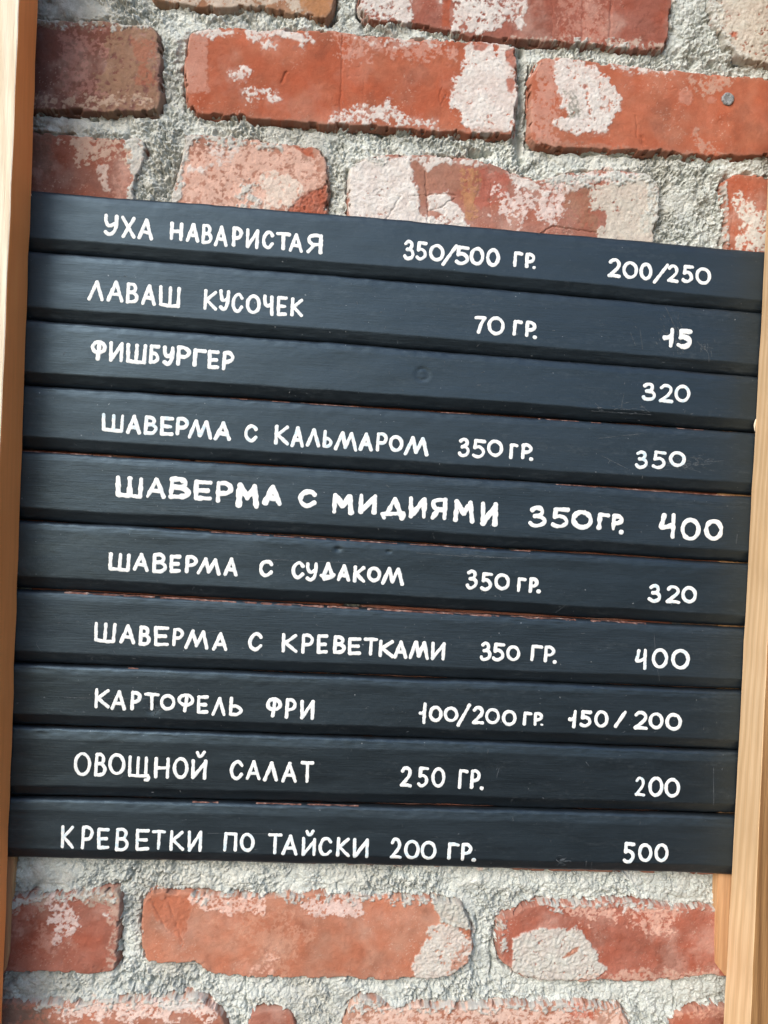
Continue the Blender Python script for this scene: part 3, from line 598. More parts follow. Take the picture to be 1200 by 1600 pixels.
for i in range(10):
    ft, fb = edge_fn(i, +1), edge_fn(i+1, -1)
    xa = (xz(edges[i][0], edges[i][1])[0][0]+xz(edges[i+1][0], edges[i+1][1])[0][0])/2
    nx = 330; nv = 74
    u = np.linspace(0, 1, nx)
    # the ends follow the posts
    def xend(side, z):
        (ax, ay), (bx, by) = ((46, 297), (12, 1345)) if side == 0 else ((1193.5, 393), (1141, 1371.5))
        A = at(ax, ay)[0]; Bq = at(bx, by)[0]; return A[0]+(z-A[2])/(Bq[2]-A[2])*(Bq[0]-A[0])
    # rows by distance from top: dense at the edges
    s = np.concatenate([np.linspace(0, 0.075, 13)[:-1], np.linspace(0.075, 0.24, 11)[:-1], np.linspace(0.24, 0.72, 22)[:-1], np.linspace(0.72, 0.91, 14)[:-1], np.linspace(0.91, 1, 14)])
    xm = np.linspace(-0.3, 0.3, nx)
    X = np.zeros((len(s), nx)); Z = np.zeros_like(X)
    zt_, zb_ = ft(np.array([0.0]))[0], fb(np.array([0.0]))[0]
    for r, sv in enumerate(s):
        zc = zt_*(1-sv)+zb_*sv
        zl = zc+0.016; zr = zc-0.014
        xl = xend(0, zc+0.015)-0.022; xr = xend(1, zc-0.02)+0.022
        X[r] = xl+(xr-xl)*u
        Z[r] = ft(X[r])*(1-sv)+fb(X[r])*sv
    T = ft(X.ravel()).reshape(X.shape)-Z; Bt = Z-fb(X.ravel()).reshape(X.shape)
    off = slat_offset[i]
    D = slat_depth(T, Bt, i)+off
    D = D+(fbm(X, Z*3, 70, 2, 400+i)-0.5)*0.0005
    edgeb = np.exp(-np.minimum(T, Bt)/0.005)
    D = D+(fbm(X*0.5, Z, 3.5, 3, 410+i)-0.5)*0.0006*edgeb
    for (px_, py_, rr, kd) in dents.get(i, []):
        c = at(px_, py_)[0]; dd = np.hypot(X-c[0], Z-c[2])/PXM
        if kd == 'ring': D += 0.0005*np.exp(-((dd-rr)/2.2)**2)+0.0003*np.exp(-(dd/4)**2)
        elif kd == 'nick': D += 0.0012*np.exp(-(dd/rr)**2)
        else: D += 0.0009*np.exp(-(dd/rr)**2)*(0.3+1.4*fbm(X, Z, 3, 3, 5))
    Yf = D
    nr = len(s)
    V = [np.stack([X.ravel(), Yf.ravel(), Z.ravel()], 1)]
    # back face rows (top and bottom) close the profile
    for r in (0, nr-1):
        V.append(np.stack([X[r], np.full(nx, TH), Z[r]], 1))
    V = np.concatenate(V); idx = np.arange(nr*nx).reshape(nr, nx); bt = nr*nx+np.arange(nx); bb_ = bt+nx
    F = [np.stack([idx[1:, :-1], idx[1:, 1:], idx[:-1, 1:], idx[:-1, :-1]], -1).reshape(-1, 4)]
    F.append(np.stack([idx[0, :-1], idx[0, 1:], bt[1:], bt[:-1]], 1)); F.append(np.stack([bb_[:-1], bb_[1:], idx[-1, 1:], idx[-1, :-1]], 1))
    F.append(np.stack([bt[:-1], bt[1:], bb_[1:], bb_[:-1]], 1))
    F = np.concatenate(F)
    # end caps as fans of quads
    caps = []
    for col, fl in ((0, False), (nx-1, True)):
        for r in range(nr-1):
            a, b = idx[r, col], idx[r+1, col]
            ba, bb2 = (bt[col], bb_[col])
            caps.append((a, b, bb2, bb2) if False else (a, b, bb2 if r >= nr//2 else ba, bb2 if r >= nr//2 else ba))
    o = mesh_obj('slat', V, F, slat_paint(1.5 if i == 6 else (1.3 if i in (1, 4) else 0.8), 3.7*i, (0.03, 0.0, -0.03, 0.02, 0.0, -0.02, 0.05, -0.02, -0.04, 0.03)[i]), board)
    me = o.data
    import bmesh
    bm = bmesh.new(); bm.from_mesh(me); bm.verts.ensure_lookup_table()
    for col in (0, nx-1):
        loop = [bm.verts[int(idx[r, col])] for r in range(nr)]+[bm.verts[int(bb_[col])], bm.verts[int(bt[col])]]
        try: f = bm.faces.new(loop); f.smooth = False
        except ValueError: pass
    bmesh.ops.recalc_face_normals(bm, faces=bm.faces); bm.to_mesh(me); bm.free()
    o['label'] = slat_labels[i]; slat_objs.append(o)
    slat_fns.append((ft, fb, off, i))
def surf_y(i, x, z):
    ft, fb, off, k = slat_fns[i]
    x = np.asarray(x, float); z = np.asarray(z, float)
    return slat_depth(ft(x)-z, z-fb(x), k)+off+(fbm(x, z*3, 70, 2, 400+k)-0.5)*0.0005

# ---- hand-painted lettering: every glyph is a few brush strokes
def G(*strokes): return [np.array(s, float).reshape(-1, 2) for s in strokes]
def arc(cx, cy, rx, ry, a0, a1, n=14):
    a = np.radians(np.linspace(a0, a1, n)); return np.stack([cx+rx*np.cos(a), cy+ry*np.sin(a)], 1).ravel()
oval = arc(.5, .5, .5, .5, -80, 286, 26)
Ee = [(0,0, 0,.5, .02,1), (0,.02, 1,.0), (0,.52, .85,.5), (.02,1, 1,.96)]
GL = {
 'У': G((0,0, .04,.30, .22,.50, .50,.52, .84,.40), (1,0, .96,.45, .82,.80, .55,.98, .25,1, 0,.90)),
 'Х': G((0,0, 1,1), (.95,0, .05,1)),
 'А': G((0,1, .52,0), (.52,0, 1,1), (.22,.66, .80,.68)),
 'Н': G((.02,0, 0,1), (1,.02, .97,1), (0,.52, 1,.50)),
 'В': G((.05,0, 0,1), (.05,.02, .5,.0, .80,.12, .78,.32, .55,.44, .10,.46), (.10,.46, .65,.48, .98,.66, .92,.86, .60,.98, 0,1)),
 'Р': G((.05,0, 0,1), (.05,.02, .55,.0, .96,.16, .96,.38, .65,.54, .08,.58)),
 'И': G((.0,0, .03,1), (.03,1, .93,.05), (.97,0, .95,1)),
 'С': G((.98,.20, .80,.04, .55,0, .25,.12, .03,.42, .06,.74, .30,.96, .62,.99, .98,.76)),
 'Т': G((0,.02, .5,0, 1,.02), (.52,.02, .50,1)),
 'Я': G((1,0, .97,1), (.98,.02, .50,.0, .08,.14, .08,.40, .40,.54, .95,.54), (.48,.55, .02,1)),
 'Л': G((0,1, .55,0), (.55,0, 1,1)),
 'Ш': G((0,0, .02,.96), (.52,.02, .52,.96), (1,.02, .98,1), (.02,.96, .5,1, .98,1)),
 'Щ': G((0,0, .0,.78), (.44,.02, .42,.78), (.86,.02, .84,.80), (.0,.78, .5,.80, .92,.80), (.92,.80, 1,.86, .96,.95, .82,1)),
 'К': G((.02,0, 0,1), (.95,.02, .10,.52), (.12,.48, 1,1)),
 'О': G(oval), '0': G(oval),
 'Ч': G((0,0, .03,.34, .24,.52, .55,.52, .92,.42), (.95,0, 1,1)),
 'Е': G(*Ee),
 'Ф': G((.56,.02, .52,.5, .42,1), arc(.5, .32, .5, .31, -80, 286, 22)),
 'Б': G((.08,0, 0,1), (.06,.02, .96,.0), (.05,.48, .5,.44, .82,.60, .80,.82, .45,.98, 0,1)),
 'Г': G((.08,0, 0,1), (.08,.03, .5,0, 1,.04)),
 'М': G((0,1, .32,.0), (.32,.0, .50,.88), (.50,.88, .80,.02), (.80,.02, 1,1)),
 'м': G((.04,1, .06,.0), (.06,.02, .50,.60), (.50,.60, .86,.05), (.86,.02, 1,1)),
 'Ь': G((.05,0, 0,1), (.04,.52, .5,.48, .96,.64, .94,.86, .55,1, 0,1)),
 'Д': G((.22,.76, .58,0), (.58,0, .86,.78), (0,.80, 1,.72), (.02,.80, .12,1), (.98,.74, .92,.96)),
 'д': G((.20,.72, .52,0), (.52,0, .86,.72), (0,.72, .30,.80, .85,.76, 1,.66), (.10,.78, .25,.96), (.25,.96, .60,.88, .86,.76)),
 'Й': G((.03,.34, .05,1), (.05,1, .90,.42), (.97,.34, .92,1), (.32,.03, .46,.16, .66,.14, .82,0)),
 'П': G((.04,0, 0,1), (.04,.02, .96,.04), (.96,.04, .94,1)),
 '2': G((.06,.16, .30,.0, .70,.02, .92,.20, .84,.44, .45,.72, 0,.98), (0,.98, .5,.97, 1,1)),
 '3': G((.10,.12, .40,.0, .75,.06, .82,.26, .60,.42, .30,.46), (.30,.46, .75,.48, 1,.66, .90,.88, .50,1, .18,.98, 0,.86)),
 '5': G((.20,.02, .14,.46), (.18,.02, 1,.03), (.14,.46, .50,.40, .86,.54, .92,.78, .60,.98, .25,1, 0,.90)),
 '4': G((.22,0, 0,.56), (0,.56, .50,.58, .85,.48), (.85,0, 1,.02, .92,1)),
 'ч': G((.22,.02, .12,.30, .0,.58, .40,.58, .78,.50), (.95,0, .94,1)),
 '7': G((0,.04, .5,.0, 1,.02), (1,.02, .60,.45, .34,1)),
 '1': G((.92,0, .80,1), (0,.52, .40,.50, .84,.40)),
 '/': G((1,0, 0,1)), '.': G((.4,.5, .6,.52)),
}
SHARP = set('ХАИЛМНТШК/')
def resample(pl, n):
    if len(pl) > 2:
        # Catmull-Rom through the points
        q = np.vstack([2*pl[0]-pl[1], pl, 2*pl[-1]-pl[-2]]); out = []
        for i in range(1, len(q)-2):
            for t in np.linspace(0, 1, 8, endpoint=False):
                a, b, c, d = q[i-1], q[i], q[i+1], q[i+2]
                out.append(0.5*((2*b)+(-a+c)*t+(2*a-5*b+4*c-d)*t*t+(-a+3*b-3*c+d)*t**3))
        out.append(pl[-1]); pl = np.array(out)
    L = np.concatenate([[0], np.cumsum(np.hypot(*np.diff(pl, axis=0).T))]); n = max(5, int(L[-1]/n)+3)
    s = np.linspace(0, L[-1], n); return np.stack([np.interp(s, L, pl[:, 0]), np.interp(s, L, pl[:, 1])], 1), s, L[-1]
zlift = [0]
def stroke_mesh(pl, w, i, rs, thick=0.00007, wob=0.10):
    """pl: photo-pixel polyline, w: half width in px; a rounded bead of paint lying on slat i"""
    p, s, L = resample(pl, 1.3)
    t = np.gradient(p, axis=0); t /= np.hypot(t[:, 0], t[:, 1])[:, None]+1e-9
    # round caps
    k = np.linspace(0.999, 0.15, 6)*w
    pre = p[0]-t[0]*k[:, None]; post = p[-1]+t[-1]*k[::-1][:, None]
    ww = np.full(len(p), w)*(1+wob*(vn(s*0.16+rs.uniform(0, 99), s*0, 3)-0.5)*2)
    capw = w*np.sqrt(1-(k/w)**2)
    p = np.vstack([pre, p, post]); t = np.vstack([np.repeat(t[:1], 6, 0), t, np.repeat(t[-1:], 6, 0)])
    ww = np.concatenate([capw*ww[0]/w, ww, capw[::-1]*ww[-1]/w]); n = np.stack([-t[:, 1], t[:, 0]], 1)
    prof = [(-1, -0.35), (-0.86, 0.6), (-0.4, 0.95), (0.4, 1.0), (0.86, 0.6), (1, -0.35)]
    rows = []
    zlift[0] = (zlift[0]+1) % 7
    jx = (vn(p[:, 0]*0.45+rs.uniform(0, 99), p[:, 1]*0.45, 5)-0.5)*0.55*min(1, w/2)
    for a, h in prof:
        q = p+n*((ww+(jx if a > 0 else -jx)*min(1, w/2.5))*a)[:, None]
        P3 = at(q[:, 0], q[:, 1], slat_fns[i][2])
        y = surf_y(i, P3[:, 0], P3[:, 2])
        rows.append(np.stack([P3[:, 0], y-0.00005-h*thick-zlift[0]*0.000004, P3[:, 2]], 1))
    R = np.stack(rows, 1); m = len(p); idx = np.arange(m*6).reshape(m, 6)
    F = np.stack([idx[:-1, :-1], idx[:-1, 1:], idx[1:, 1:], idx[1:, :-1]], -1).reshape(-1, 4)
    return R.reshape(-1, 3), F
def paint(i, name, crop, sc, letters, w, slope, thin=False, bold=False, label=None):
    """letters: (glyph, x0, x1, y0, y1) outer box in crop pixels"""
    rs = random.Random(hash((i, name, len(letters))) % 1000 if False else i*97+len(letters)*13+len(name))
    VV, FF, o_ = [], [], 0
    for (g, x0, x1, y0, y1) in letters:
        X0, X1, Y0, Y1 = crop[0]+x0/sc, crop[0]+x1/sc, crop[1]+y0/sc, crop[1]+y1/sc
        wl_ = w*0.91*rs.uniform(0.94, 1.06)
        if g == '.':
            c = np.array([(X0+X1)/2, (Y0+Y1)/2]); r = min(X1-X0, Y1-Y0)/2*0.62
            strokes = [np.array([c-[.6, 0], c+[.6, 0.1]])]; wl_ = r*1.1; boxes = None
        else:
            ax0, ax1, ay0, ay1 = X0+w, X1-w, Y0+w, Y1-w
            W = ax1-ax0; H = ay1-ay0; dy = slope*W; lean = 0.035*H if g not in '/' else 0
            strokes = []
            for st in GL[g]:
                q = st.copy(); jit = np.array([[rs.gauss(0, .012), rs.gauss(0, .010)] for _ in q])
                if not (g in '0О'): q = q+jit
                else:
                    a = rs.uniform(-.03, .03); q = q+np.stack([np.sin(np.linspace(0, 5, len(q)))*a, np.cos(np.linspace(0, 7, len(q)))*a*.6], 1)
                xx = ax0+q[:, 0]*(W-lean)+lean*(1-q[:, 1]); yy = ay0+q[:, 1]*(H-dy)+dy*q[:, 0]
                strokes.append(np.stack([xx, yy], 1))
        for pl in strokes:
            wk = wl_*(rs.uniform(0.86, 1.16) if bold else rs.uniform(0.95, 1.05))
            v, f = stroke_mesh(pl, wk, i, rs, wob=0.26 if bold else 0.15); VV.append(v); FF.append(f+o_); o_ += len(v)
    o = mesh_obj(name, np.concatenate(VV), np.concatenate(FF), M_THIN if thin else M_WHITE, slat_objs[i])
    if label: o['label'] = label
    return o
D_, P_, W2 = 'dish_name', 'price', 'portion_weight'
S1, S2, S3, S4, S5, S6, S7, S8, S9, S10 = .075, .07, .065, .065, .06, .055, .045, .04, .03, .03
paint(0, D_, (150,320), 3, [('У',35,107,42,148), ('Х',115,190,52,160), ('А',195,272,62,168), ('Н',345,410,78,172), ('А',420,488,82,180), ('В',493,550,88,188), ('А',553,622,95,200), ('Р',636,690,100,200), ('И',700,768,110,208), ('С',776,838,118,210), ('Т',840,915,125,215), ('А',902,975,130,226), ('Я',985,1065,133,232)], 2.9, S1)
paint(0, W2, (600,350), 4, [('3',118,195,97,230), ('5',195,275,103,232), ('0',278,382,122,238), ('/',358,462,120,270), ('5',440,538,132,262), ('0',532,632,142,262), ('0',635,728,150,270), ('Г',805,872,170,275), ('Р',880,948,178,282), ('.',924,952,260,284)], 2.9, S1)
paint(0, P_, (900,380), 4, [('2',197,285,92,220), ('0',288,390,108,228), ('0',395,480,118,235), ('/',478,585,120,262), ('2',568,648,130,250), ('5',658,740,132,252), ('0',745,846,145,265)], 2.8, S1)
paint(1, D_, (120,420), 3, [('Л',50,132,50,155), ('А',140,222,52,160), ('В',230,292,62,168), ('А',300,375,70,175), ('Ш',383,488,75,185), ('К',592,662,95,198), ('У',665,720,95,198), ('С',722,785,110,208), ('О',790,865,118,215), ('Ч',870,925,120,222), ('Е',935,990,125,225), ('К',1000,1065,132,228)], 2.9, S2)
paint(1, W2, (700,470), 3, [('7',120,182,68,158), ('0',183,268,70,165), ('Г',302,352,88,168), ('Р',360,415,92,173), ('.',394,420,158,184)], 2.9, S2)
paint(1, P_, (700,470), 3, [('1',1002,1065,122,222), ('5',1070,1148,128,228)], 3.5, S2, bold=True)
paint(2, D_, (120,510), 4, [('Ф',85,190,82,218), ('И',198,298,92,228), ('Ш',305,440,100,238), ('Б',448,528,110,240), ('У',535,612,120,248), ('Р',620,715,118,252), ('Г',722,815,135,258), ('Е',815,895,145,272), ('Р',905,988,152,280)], 3.2, S3)
paint(2, P_, (900,570), 4, [('3',408,502,108,230), ('2',515,612,118,242), ('0',612,720,122,238)], 2.8, S3, thin=True)
paint(3, D_, (140,620), 4, [('Ш',72,218,100,226), ('А',228,325,110,238), ('В',338,428,115,242), ('Е',438,530,120,248), ('Р',535,622,125,248), ('М',612,768,138,270), ('А',775,888,150,278), ('С',962,1055,168,288), ('К',1152,1252,172,306), ('А',1254,1345,182,320), ('Л',1352,1445,192,318), ('Ь',1455,1522,205,322), ('М',1525,1675,212,345), ('А',1680,1775,220,342), ('Р',1788,1865,220,348), ('О',1868,1962,235,350), ('М',1962,2122,242,375)], 3.0, S4, thin=True)
paint(3, W2, (690,660), 3, [('3',75,135,70,165), ('5',140,210,75,172), ('0',212,290,78,165), ('Г',316,362,98,175), ('Р',372,428,98,175), ('.',407,432,159,185)], 2.8, S4)
paint(3, P_, (690,660), 3, [('3',905,970,130,220), ('5',985,1055,130,222), ('0',1065,1145,132,212)], 2.7, S4, thin=True)
paint(4, D_, (160,720), 4, [('Ш',78,258,90,240), ('А',270,402,98,242), ('В',412,555,98,245), ('Е',568,692,115,255), ('Р',705,820,122,270), ('м',832,982,135,300), ('А',1002,1125,148,285), ('С',1220,1344,173,300), ('м',1429,1576,200,340), ('И',1597,1723,203,340), ('Д',1731,1900,220,380), ('И',1909,2033,220,367), ('Я',2047,2160,224,373), ('м',2187,2331,237,393), ('И',2360,2477,253,413)], 3.9, S5, bold=True)
paint(4, W2, (800,760), 3, [('3',75,165,90,197), ('5',180,272,95,200), ('0',278,380,108,205), ('Г',398,462,122,208), ('Р',465,525,128,210), ('.',498,527,200,228)], 3.4, S5, bold=True)
paint(4, P_, (800,760), 3, [('ч',688,770,122,245), ('0',788,885,145,258), ('0',898,992,152,256)], 3.3, S5, bold=True)
paint(5, D_, (150,840), 4, [('Ш',78,218,90,215), ('А',228,335,92,215), ('В',350,448,95,225), ('Е',458,535,105,225), ('Р',555,638,108,228), ('М',630,785,120,240), ('А',795,892,120,245), ('С',1015,1112,135,250), ('С',1218,1308,145,262), ('У',1308,1388,150,278), ('д',1395,1502,150,280), ('А',1505,1592,165,278), ('К',1605,1688,172,285), ('О',1692,1785,178,282), ('М',1780,1928,180,302)], 3.0, S6)
paint(5, W2, (700,870), 3, [('3',82,142,58,155), ('5',150,212,70,162), ('0',216,292,75,160), ('Г',322,370,95,168), ('Р',378,425,95,172), ('.',411,438,149,175)], 2.8, S6)
paint(5, P_, (700,870), 3, [('3',935,1002,125,218), ('2',1018,1092,132,222), ('0',1092,1168,135,220)], 2.8, S6, thin=True)
paint(6, D_, (130,950), 4, [('Ш',65,208,85,220), ('А',225,330,100,228), ('В',345,425,108,240), ('Е',440,540,110,242), ('Р',555,632,122,242), ('М',630,790,132,262), ('А',805,908,148,272), ('С',1028,1125,150,272), ('К',1238,1345,155,284), ('Р',1360,1445,158,290), ('Е',1458,1535,162,290), ('В',1560,1645,170,290), ('Е',1652,1742,180,298), ('Т',1748,1845,182,300), ('К',1845,1948,195,314), ('А',1938,2030,200,320), ('М',2032,2165,200,325), ('И',2170,2270,208,330)], 2.9, S7)
paint(6, W2, (720,980), 3, [('3',88,145,65,160), ('5',145,210,70,162), ('0',212,280,82,162), ('Г',325,388,80,162), ('Р',388,445,85,168), ('.',428,452,152,174)], 2.7, S7)
paint(6, P_, (720,980), 3, [('ч',815,875,100,202), ('0',893,975,98,195), ('0',985,1075,100,200)], 2.7, S7, thin=True)
paint(7, D_, (130,1050), 3, [('К',52,128,75,172), ('А',128,205,82,182), ('Р',220,275,88,182), ('Т',283,360,95,182), ('О',358,435,102,182), ('Ф',440,522,98,192), ('Е',532,590,108,198), ('Л',600,672,115,208), ('Ь',682,750,115,208), ('Ф',855,932,118,215), ('Р',945,1002,122,220), ('И',1015,1087,130,225)], 2.8, S8)
paint(7, W2, (630,1070), 4.8, [('1',112,180,130,295), ('0',190,298,155,282), ('0',302,415,160,285), ('/',400,512,135,320), ('2',515,612,158,300), ('0',612,728,170,300), ('0',738,852,185,312), ('Г',895,970,200,308), ('Р',975,1050,202,312), ('.',1026,1052,286,312)], 2.7, S8)
paint(7, P_, (860,1070), 4.8, [('1',128,203,185,328), ('5',215,315,188,322), ('0',325,440,188,325), ('/',475,575,190,330), ('2',622,735,195,342), ('0',735,850,202,338), ('0',860,988,208,348)], 2.8, S8)
paint(8, D_, (90,1150), 4.8, [('О',118,255,118,305), ('В',272,372,125,308), ('О',378,510,125,298), ('Щ',525,702,145,348), ('Н',722,845,155,322), ('О',862,985,155,325), ('Й',998,1130,104,330), ('С',1288,1398,180,332), ('А',1410,1528,180,334), ('Л',1540,1660,186,344), ('А',1676,1800,190,354), ('Т',1816,1928,184,356)], 2.75, S9)
paint(8, W2, (600,1170), 6, [('2',148,268,165,362), ('5',308,425,165,365), ('0',440,580,172,368), ('Г',692,795,190,380), ('Р',805,910,195,382), ('.',892,940,348,392)], 2.7, S9)
paint(8, P_, (960,1190), 6, [('2',187,295,140,328), ('0',315,465,140,330), ('0',467,620,152,340)], 2.6, S9, thin=True)
paint(9, D_, (70,1270), 4, [('К',98,188,75,225), ('Р',225,308,80,230), ('Е',325,408,92,230), ('В',438,530,92,242), ('Е',565,658,98,238), ('Т',665,760,105,235), ('К',778,875,108,240), ('И',890,988,110,248), ('П',1115,1208,118,245), ('О',1218,1312,122,248), ('Т',1390,1488,125,262), ('А',1480,1585,135,268), ('Й',1600,1702,103,275), ('С',1708,1800,148,275), ('К',1820,1912,150,282), ('И',1922,2030,158,288)], 2.65, S10, thin=True)
paint(9, W2, (590,1290), 6, [('2',112,232,115,318), ('0',245,400,130,322), ('0',400,555,138,328), ('Г',650,772,155,328), ('Р',778,890,160,338), ('.',874,930,298,352)], 2.8, S10, thin=True)
paint(9, P_, (940,1290), 6, [('5',195,320,152,358), ('0',340,478,162,348), ('0',492,632,165,345)], 2.7, S10, thin=True)

# scratches and scuffs in the paint
scr = {1: [(1040,480, 1052,505, 1062,530, 1068,552), (1000,515, 1004,545), (1090,535, 1105,550, 1108,565), (985,520, 993,540)],
       2: [(975,615, 970,640), (930,630, 940,640), (925,642, 1020,648), (1000,632, 1015,645)],
       3: [(940,712, 985,735), (1040,728, 1110,725), (1030,735, 1060,732), (1100,722, 1130,720), (935,685, 1000,678), (407,685, 421,690), (1070,730, 1095,738)],
       4: [(1150,850, 1152,835), (320,724, 336,725)],
       5: [(650,864, 740,870, 830,872), (720,866, 800,873), (870,958, 884,945), (420,874, 560,880)],
       6: [(60,1000, 57,1006, 62,1015, 68,1020), (1022,990, 1026,1040, 1032,1065), (300,992, 345,985)],
       7: [(100,1090, 230,1092), (240,1118, 245,1108)],
       8: [(915,1190, 920,1196), (780,1200, 776,1215), (1115,1200, 1115,1260)],
       9: [(916,1345, 917,1362), (925,1348, 926,1360), (870,1345, 884,1352), (880,1340, 872,1354), (325,1302, 420,1303)]}
for i, lst in scr.items():
    rs = random.Random(i); VV, FF, o_ = [], [], 0
    for ln in lst:
        v, f = stroke_mesh(px_poly(*ln), 0.33, i, rs, thick=0.00003, wob=0.5); VV.append(v); FF.append(f+o_); o_ += len(v)
    for (cx, cy, sx, sy, nn) in {1: [(1058,520,9,26,34), (1100,540,12,10,20), (1035,515,8,20,14)], 3: [(1062,724,22,9,60), (1090,722,20,14,26)], 2: [(975,640,30,8,20)], 9: [(876,1345,8,6,22)], 6: [(150,975,60,8,14)], 7: [(240,1108,14,7,16)]}.get(i, []):
        for _ in range(nn):  # scuffs made of many small marks
            x0 = cx+rs.gauss(0, sx*0.6); y0 = cy+rs.gauss(0, sy*0.6)+(x0-cx)*0.05*(i != 1); a = rs.gauss(0.1 if i != 1 else 1.25, 0.35); ln = rs.uniform(1.5, 9)
            v, f = stroke_mesh(np.array([[x0, y0], [x0+math.cos(a)*ln, y0+math.sin(a)*ln]]), rs.uniform(0.18, 0.5), i, rs, thick=0.00001, wob=0.5)
            VV.append(v); FF.append(f+o_); o_ += len(v)
    for _ in range(26):     # small nicks all over
        x0 = rs.uniform(90, 1130); t = (x0-30)/1130
        ya = edges[i][1]*(1-t)+edges[i][3]*t; yb = edges[i+1][1]*(1-t)+edges[i+1][3]*t; y0 = ya+(yb-ya)*rs.uniform(0.1, 0.88)
        a = rs.uniform(0, 3.14); ln = rs.uniform(0.8, 5)
        v, f = stroke_mesh(np.array([[x0, y0], [x0+math.cos(a)*ln, y0+math.sin(a)*ln]]), rs.uniform(0.25, 0.5), i, rs, thick=0.00003, wob=0.4)
        VV.append(v); FF.append(f+o_); o_ += len(v)
    q = mesh_obj('scratch_marks', np.concatenate(VV), np.concatenate(FF), M_SCR, slat_objs[i]); q['kind'] = 'stuff'

# strips on worn slat edges, coloured as the lit wall glimpsed through the seams
m_, n_, l_, b_ = mat_base('lit_wall_worn_edge', 0.8, 0.2)
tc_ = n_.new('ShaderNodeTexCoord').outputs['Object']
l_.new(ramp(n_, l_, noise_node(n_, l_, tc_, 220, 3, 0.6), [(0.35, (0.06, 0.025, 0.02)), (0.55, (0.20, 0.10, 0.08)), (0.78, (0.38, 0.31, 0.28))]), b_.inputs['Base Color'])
M_SEAM = m_
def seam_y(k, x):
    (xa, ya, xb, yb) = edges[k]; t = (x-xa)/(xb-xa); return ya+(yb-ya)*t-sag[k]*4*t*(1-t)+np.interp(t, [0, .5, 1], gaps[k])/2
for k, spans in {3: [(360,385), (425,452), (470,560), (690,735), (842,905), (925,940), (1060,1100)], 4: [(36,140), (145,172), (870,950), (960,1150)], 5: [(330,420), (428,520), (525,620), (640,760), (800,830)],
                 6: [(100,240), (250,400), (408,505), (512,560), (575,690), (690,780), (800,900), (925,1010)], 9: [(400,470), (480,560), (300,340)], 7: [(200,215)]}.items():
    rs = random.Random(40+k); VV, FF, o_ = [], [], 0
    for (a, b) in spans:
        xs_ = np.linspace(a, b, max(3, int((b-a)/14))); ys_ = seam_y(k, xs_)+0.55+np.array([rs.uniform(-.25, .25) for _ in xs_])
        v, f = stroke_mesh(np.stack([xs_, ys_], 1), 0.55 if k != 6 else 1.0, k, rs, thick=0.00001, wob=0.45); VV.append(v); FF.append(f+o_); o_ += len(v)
    q = mesh_obj('lit_wall_strip', np.concatenate(VV), np.concatenate(FF), M_SEAM, slat_objs[k]); q['kind'] = 'stuff'

# ------------------------------------------------------------------ posts and battens
def prism(name, sec_top, sec_bot, zt, zb, mats, parent, face_mat, nz=60, bev=0.0009, wob=0.0004, seed=0):
    """sections: list of (x, y) corners, counter-clockwise; corners get a small worn bevel; face_mat[k] for side k"""
    def bevel(sec):
        out = []; n = len(sec)
        for k in range(n):
            p = np.array(sec[k]); a = np.array(sec[k-1]); b = np.array(sec[(k+1) % n])
            da = (a-p)/np.linalg.norm(a-p); db = (b-p)/np.linalg.norm(b-p)
            out += [p+da*bev, p+(da+db)*bev*0.3, p+db*bev]
        return np.array(out)
    A, Bq = bevel(sec_top), bevel(sec_bot); m = len(A); zz = np.linspace(zt, zb, nz); V = []
    for j, z in enumerate(zz):
        t = (z-zt)/(zb-zt); s = A*(1-t)+Bq*t
        for k in range(m):
            w = (vn(np.array([z*90.0+k//3*7.3]), np.array([k//3*3.1+seed]), 3)[0]-0.5)*2*wob+(vn(np.array([z*700.0+k*7.3]), np.array([k*1.7+seed]), 4)[0]-0.5)*wob*0.7
            c = s.mean(0); d = s[k]-c; d = d/np.linalg.norm(d); V.append((s[k][0]+d[0]*w, s[k][1]+d[1]*w, z))
    F = []; MI = []
    for j in range(nz-1):
        for k in range(m):
            k2 = (k+1) % m; F.append((j*m+k, j*m+k2, (j+1)*m+k2, (j+1)*m+k))
            side = k//3 if k % 3 == 2 else (k//3 if k % 3 == 1 else (k//3-1) % (m//3)); MI.append(face_mat[side])
    me = bpy.data.meshes.new(name); F.append(tuple(range(m))); F.append(tuple(range((nz-1)*m, nz*m))); MI += [face_mat[0]]*2
    me.from_pydata(V, [], F)
    for q in mats: me.materials.append(q)
    bm = bmesh.new(); bm.from_mesh(me); bmesh.ops.recalc_face_normals(bm, faces=bm.faces); bm.to_mesh(me); bm.free()
    me.polygons.foreach_set('material_index', MI)
    o = bpy.data.objects.new(name, me); SC.collection.objects.link(o); o.parent = parent
    return o
def line_x(p0, p1, z, y):
    A = at(p0[0], p0[1], y)[0]; Bq = at(p1[0], p1[1], y)[0]; return A[0]+(z-A[2])/(Bq[2]-A[2])*(Bq[0]-A[0])
ZT, ZB = 0.62, -0.56
DL = 0.033
# left post: inner face from (60,0)-(3,1600) at the slat plane forward to the front arris
xt, xb = line_x((59.5, 0), (4, 1600), ZT, 0), line_x((59.5, 0), (4, 1600), ZB, 0)
fxt, fxb = line_x((30.5, 0), (-38, 1600), ZT, -DL), line_x((30.5, 0), (-38, 1600), ZB, -DL)
print('left post back/front x', xt, xb, fxt, fxb)
WL = 0.075
lp = prism('wooden_post', [(fxt-WL, -DL), (fxt, -DL), (xt, -0.0004), (xt-WL, -0.0004)], [(fxb-WL, -DL), (fxb, -DL), (xb, -0.0004), (xb-WL, -0.0004)], ZT, ZB, [M_LFRONT, M_LSIDE], None, [0, 1, 1, 1], seed=3)
lp['label'] = 'left wooden post, cream sawn front and orange inner side'; lp['category'] = 'post'; lp['group'] = 'upright wooden posts framing the menu board'
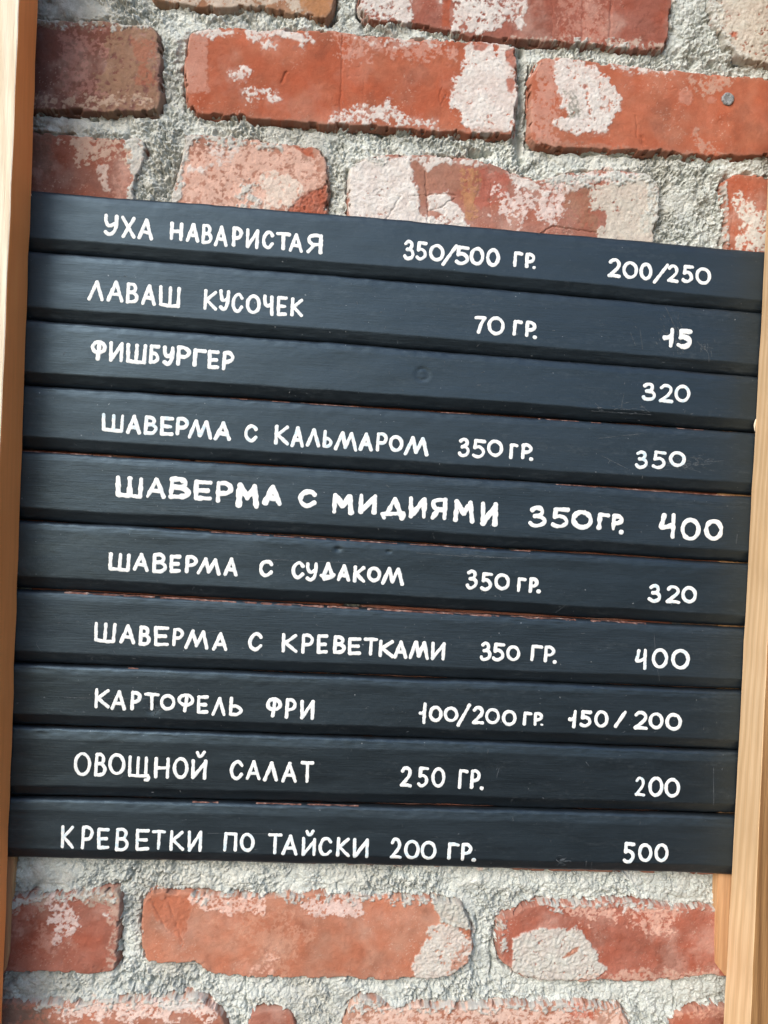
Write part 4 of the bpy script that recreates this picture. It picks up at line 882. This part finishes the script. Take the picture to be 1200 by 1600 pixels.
# right post
xt, xb = line_x((1193.5, 393), (1129.5, 1600), ZT, 0), line_x((1193.5, 393), (1129.5, 1600), ZB, 0)
fxt, fxb = line_x((1199.5, 1000), (1172.5, 1600), ZT, -DL), line_x((1199.5, 1000), (1172.5, 1600), ZB, -DL)
print('right post back/front x', xt, xb, fxt, fxb)
rp = prism('wooden_post', [(fxt, -DL), (fxt+WL, -DL), (xt+WL, -0.0004), (xt, -0.0004)], [(fxb, -DL), (fxb+WL, -DL), (xb+WL, -0.0004), (xb, -0.0004)], ZT, ZB, [M_RFRONT, M_RSIDE], None, [0, 0, 1, 1], seed=8)
rp['label'] = 'right wooden post, pale planed inner side and brown grained front'; rp['category'] = 'post'; rp['group'] = 'upright wooden posts framing the menu board'

# battens behind the slat ends, their bevelled feet showing below the board
def batten(side):
    y0, y1 = TH+0.0002, 0.0185
    if side > 0: pts = [(1122.5,440), (1122,1360), (1119.5,1480), (1120,1508), (1134,1526), (1180,1526), (1200,440)]
    else: pts = [(24,250), (21,1360), (17,1400), (13,1490), (8,1516), (2,1524), (-30,1524), (-10,250)]
    a = np.array(pts, float); Q = at(a[:, 0], a[:, 1], y0)[:, [0, 2]]
    bm = bmesh.new(); f = [bm.verts.new((x, y0, z)) for x, z in Q]; b = [bm.verts.new((x, y1, z)) for x, z in Q]
    bm.faces.new(f); bm.faces.new(b[::-1]); n = len(f)
    for k in range(n): bm.faces.new((f[k], b[k], b[(k+1) % n], f[(k+1) % n]))
    bmesh.ops.recalc_face_normals(bm, faces=bm.faces)
    bmesh.ops.bevel(bm, geom=[e for e in bm.edges], offset=0.0006, segments=2, affect='EDGES')
    me = bpy.data.meshes.new('batten'); bm.to_mesh(me); bm.free(); me.materials.append(M_BATTEN)
    o = bpy.data.objects.new('batten', me); SC.collection.objects.link(o); o.parent = board; return o
batten(1); batten(-1)

# splinters on the posts
def sliver(pts, w, y, parent, mat, name='splinter'):
    a = np.array(pts, float).reshape(-1, 2); p, s, L = resample(a, 1.0); n = len(p)
    Q = at(p[:, 0], p[:, 1], y); V = []; F = []
    for k in range(n):
        r = w*PXM*math.sin(math.pi*(0.12+0.85*k/(n-1)))
        for j in range(5):
            an = 2*math.pi*j/5; V.append((Q[k][0]+r*math.cos(an), y-0.0004*k/n-abs(r)*math.sin(an), Q[k][2]+r*0.6*math.sin(an)))
    for k in range(n-1):
        for j in range(5): F.append((k*5+j, k*5+(j+1) % 5, k*5+5+(j+1) % 5, k*5+5+j))
    return mesh_obj(name, np.array(V), np.array(F), mat, parent)
for ln in ((45,291, 47,300, 50,307), (40,420, 42,423), (36,540, 37,545), (31,597, 33,601, 35,603), (0,1247, 5,1246), (23,936, 25,940)):
    sliver(ln, 1.0, -0.0006, lp, M_LFRONT)
sliver((1181,655, 1179,664, 1179,674), 1.5, -0.0012, rp, M_LFRONT, 'splinter')
print('tris', sum(len(o.data.loops)-2*len(o.data.polygons) for o in SC.objects if o.type == 'MESH'))
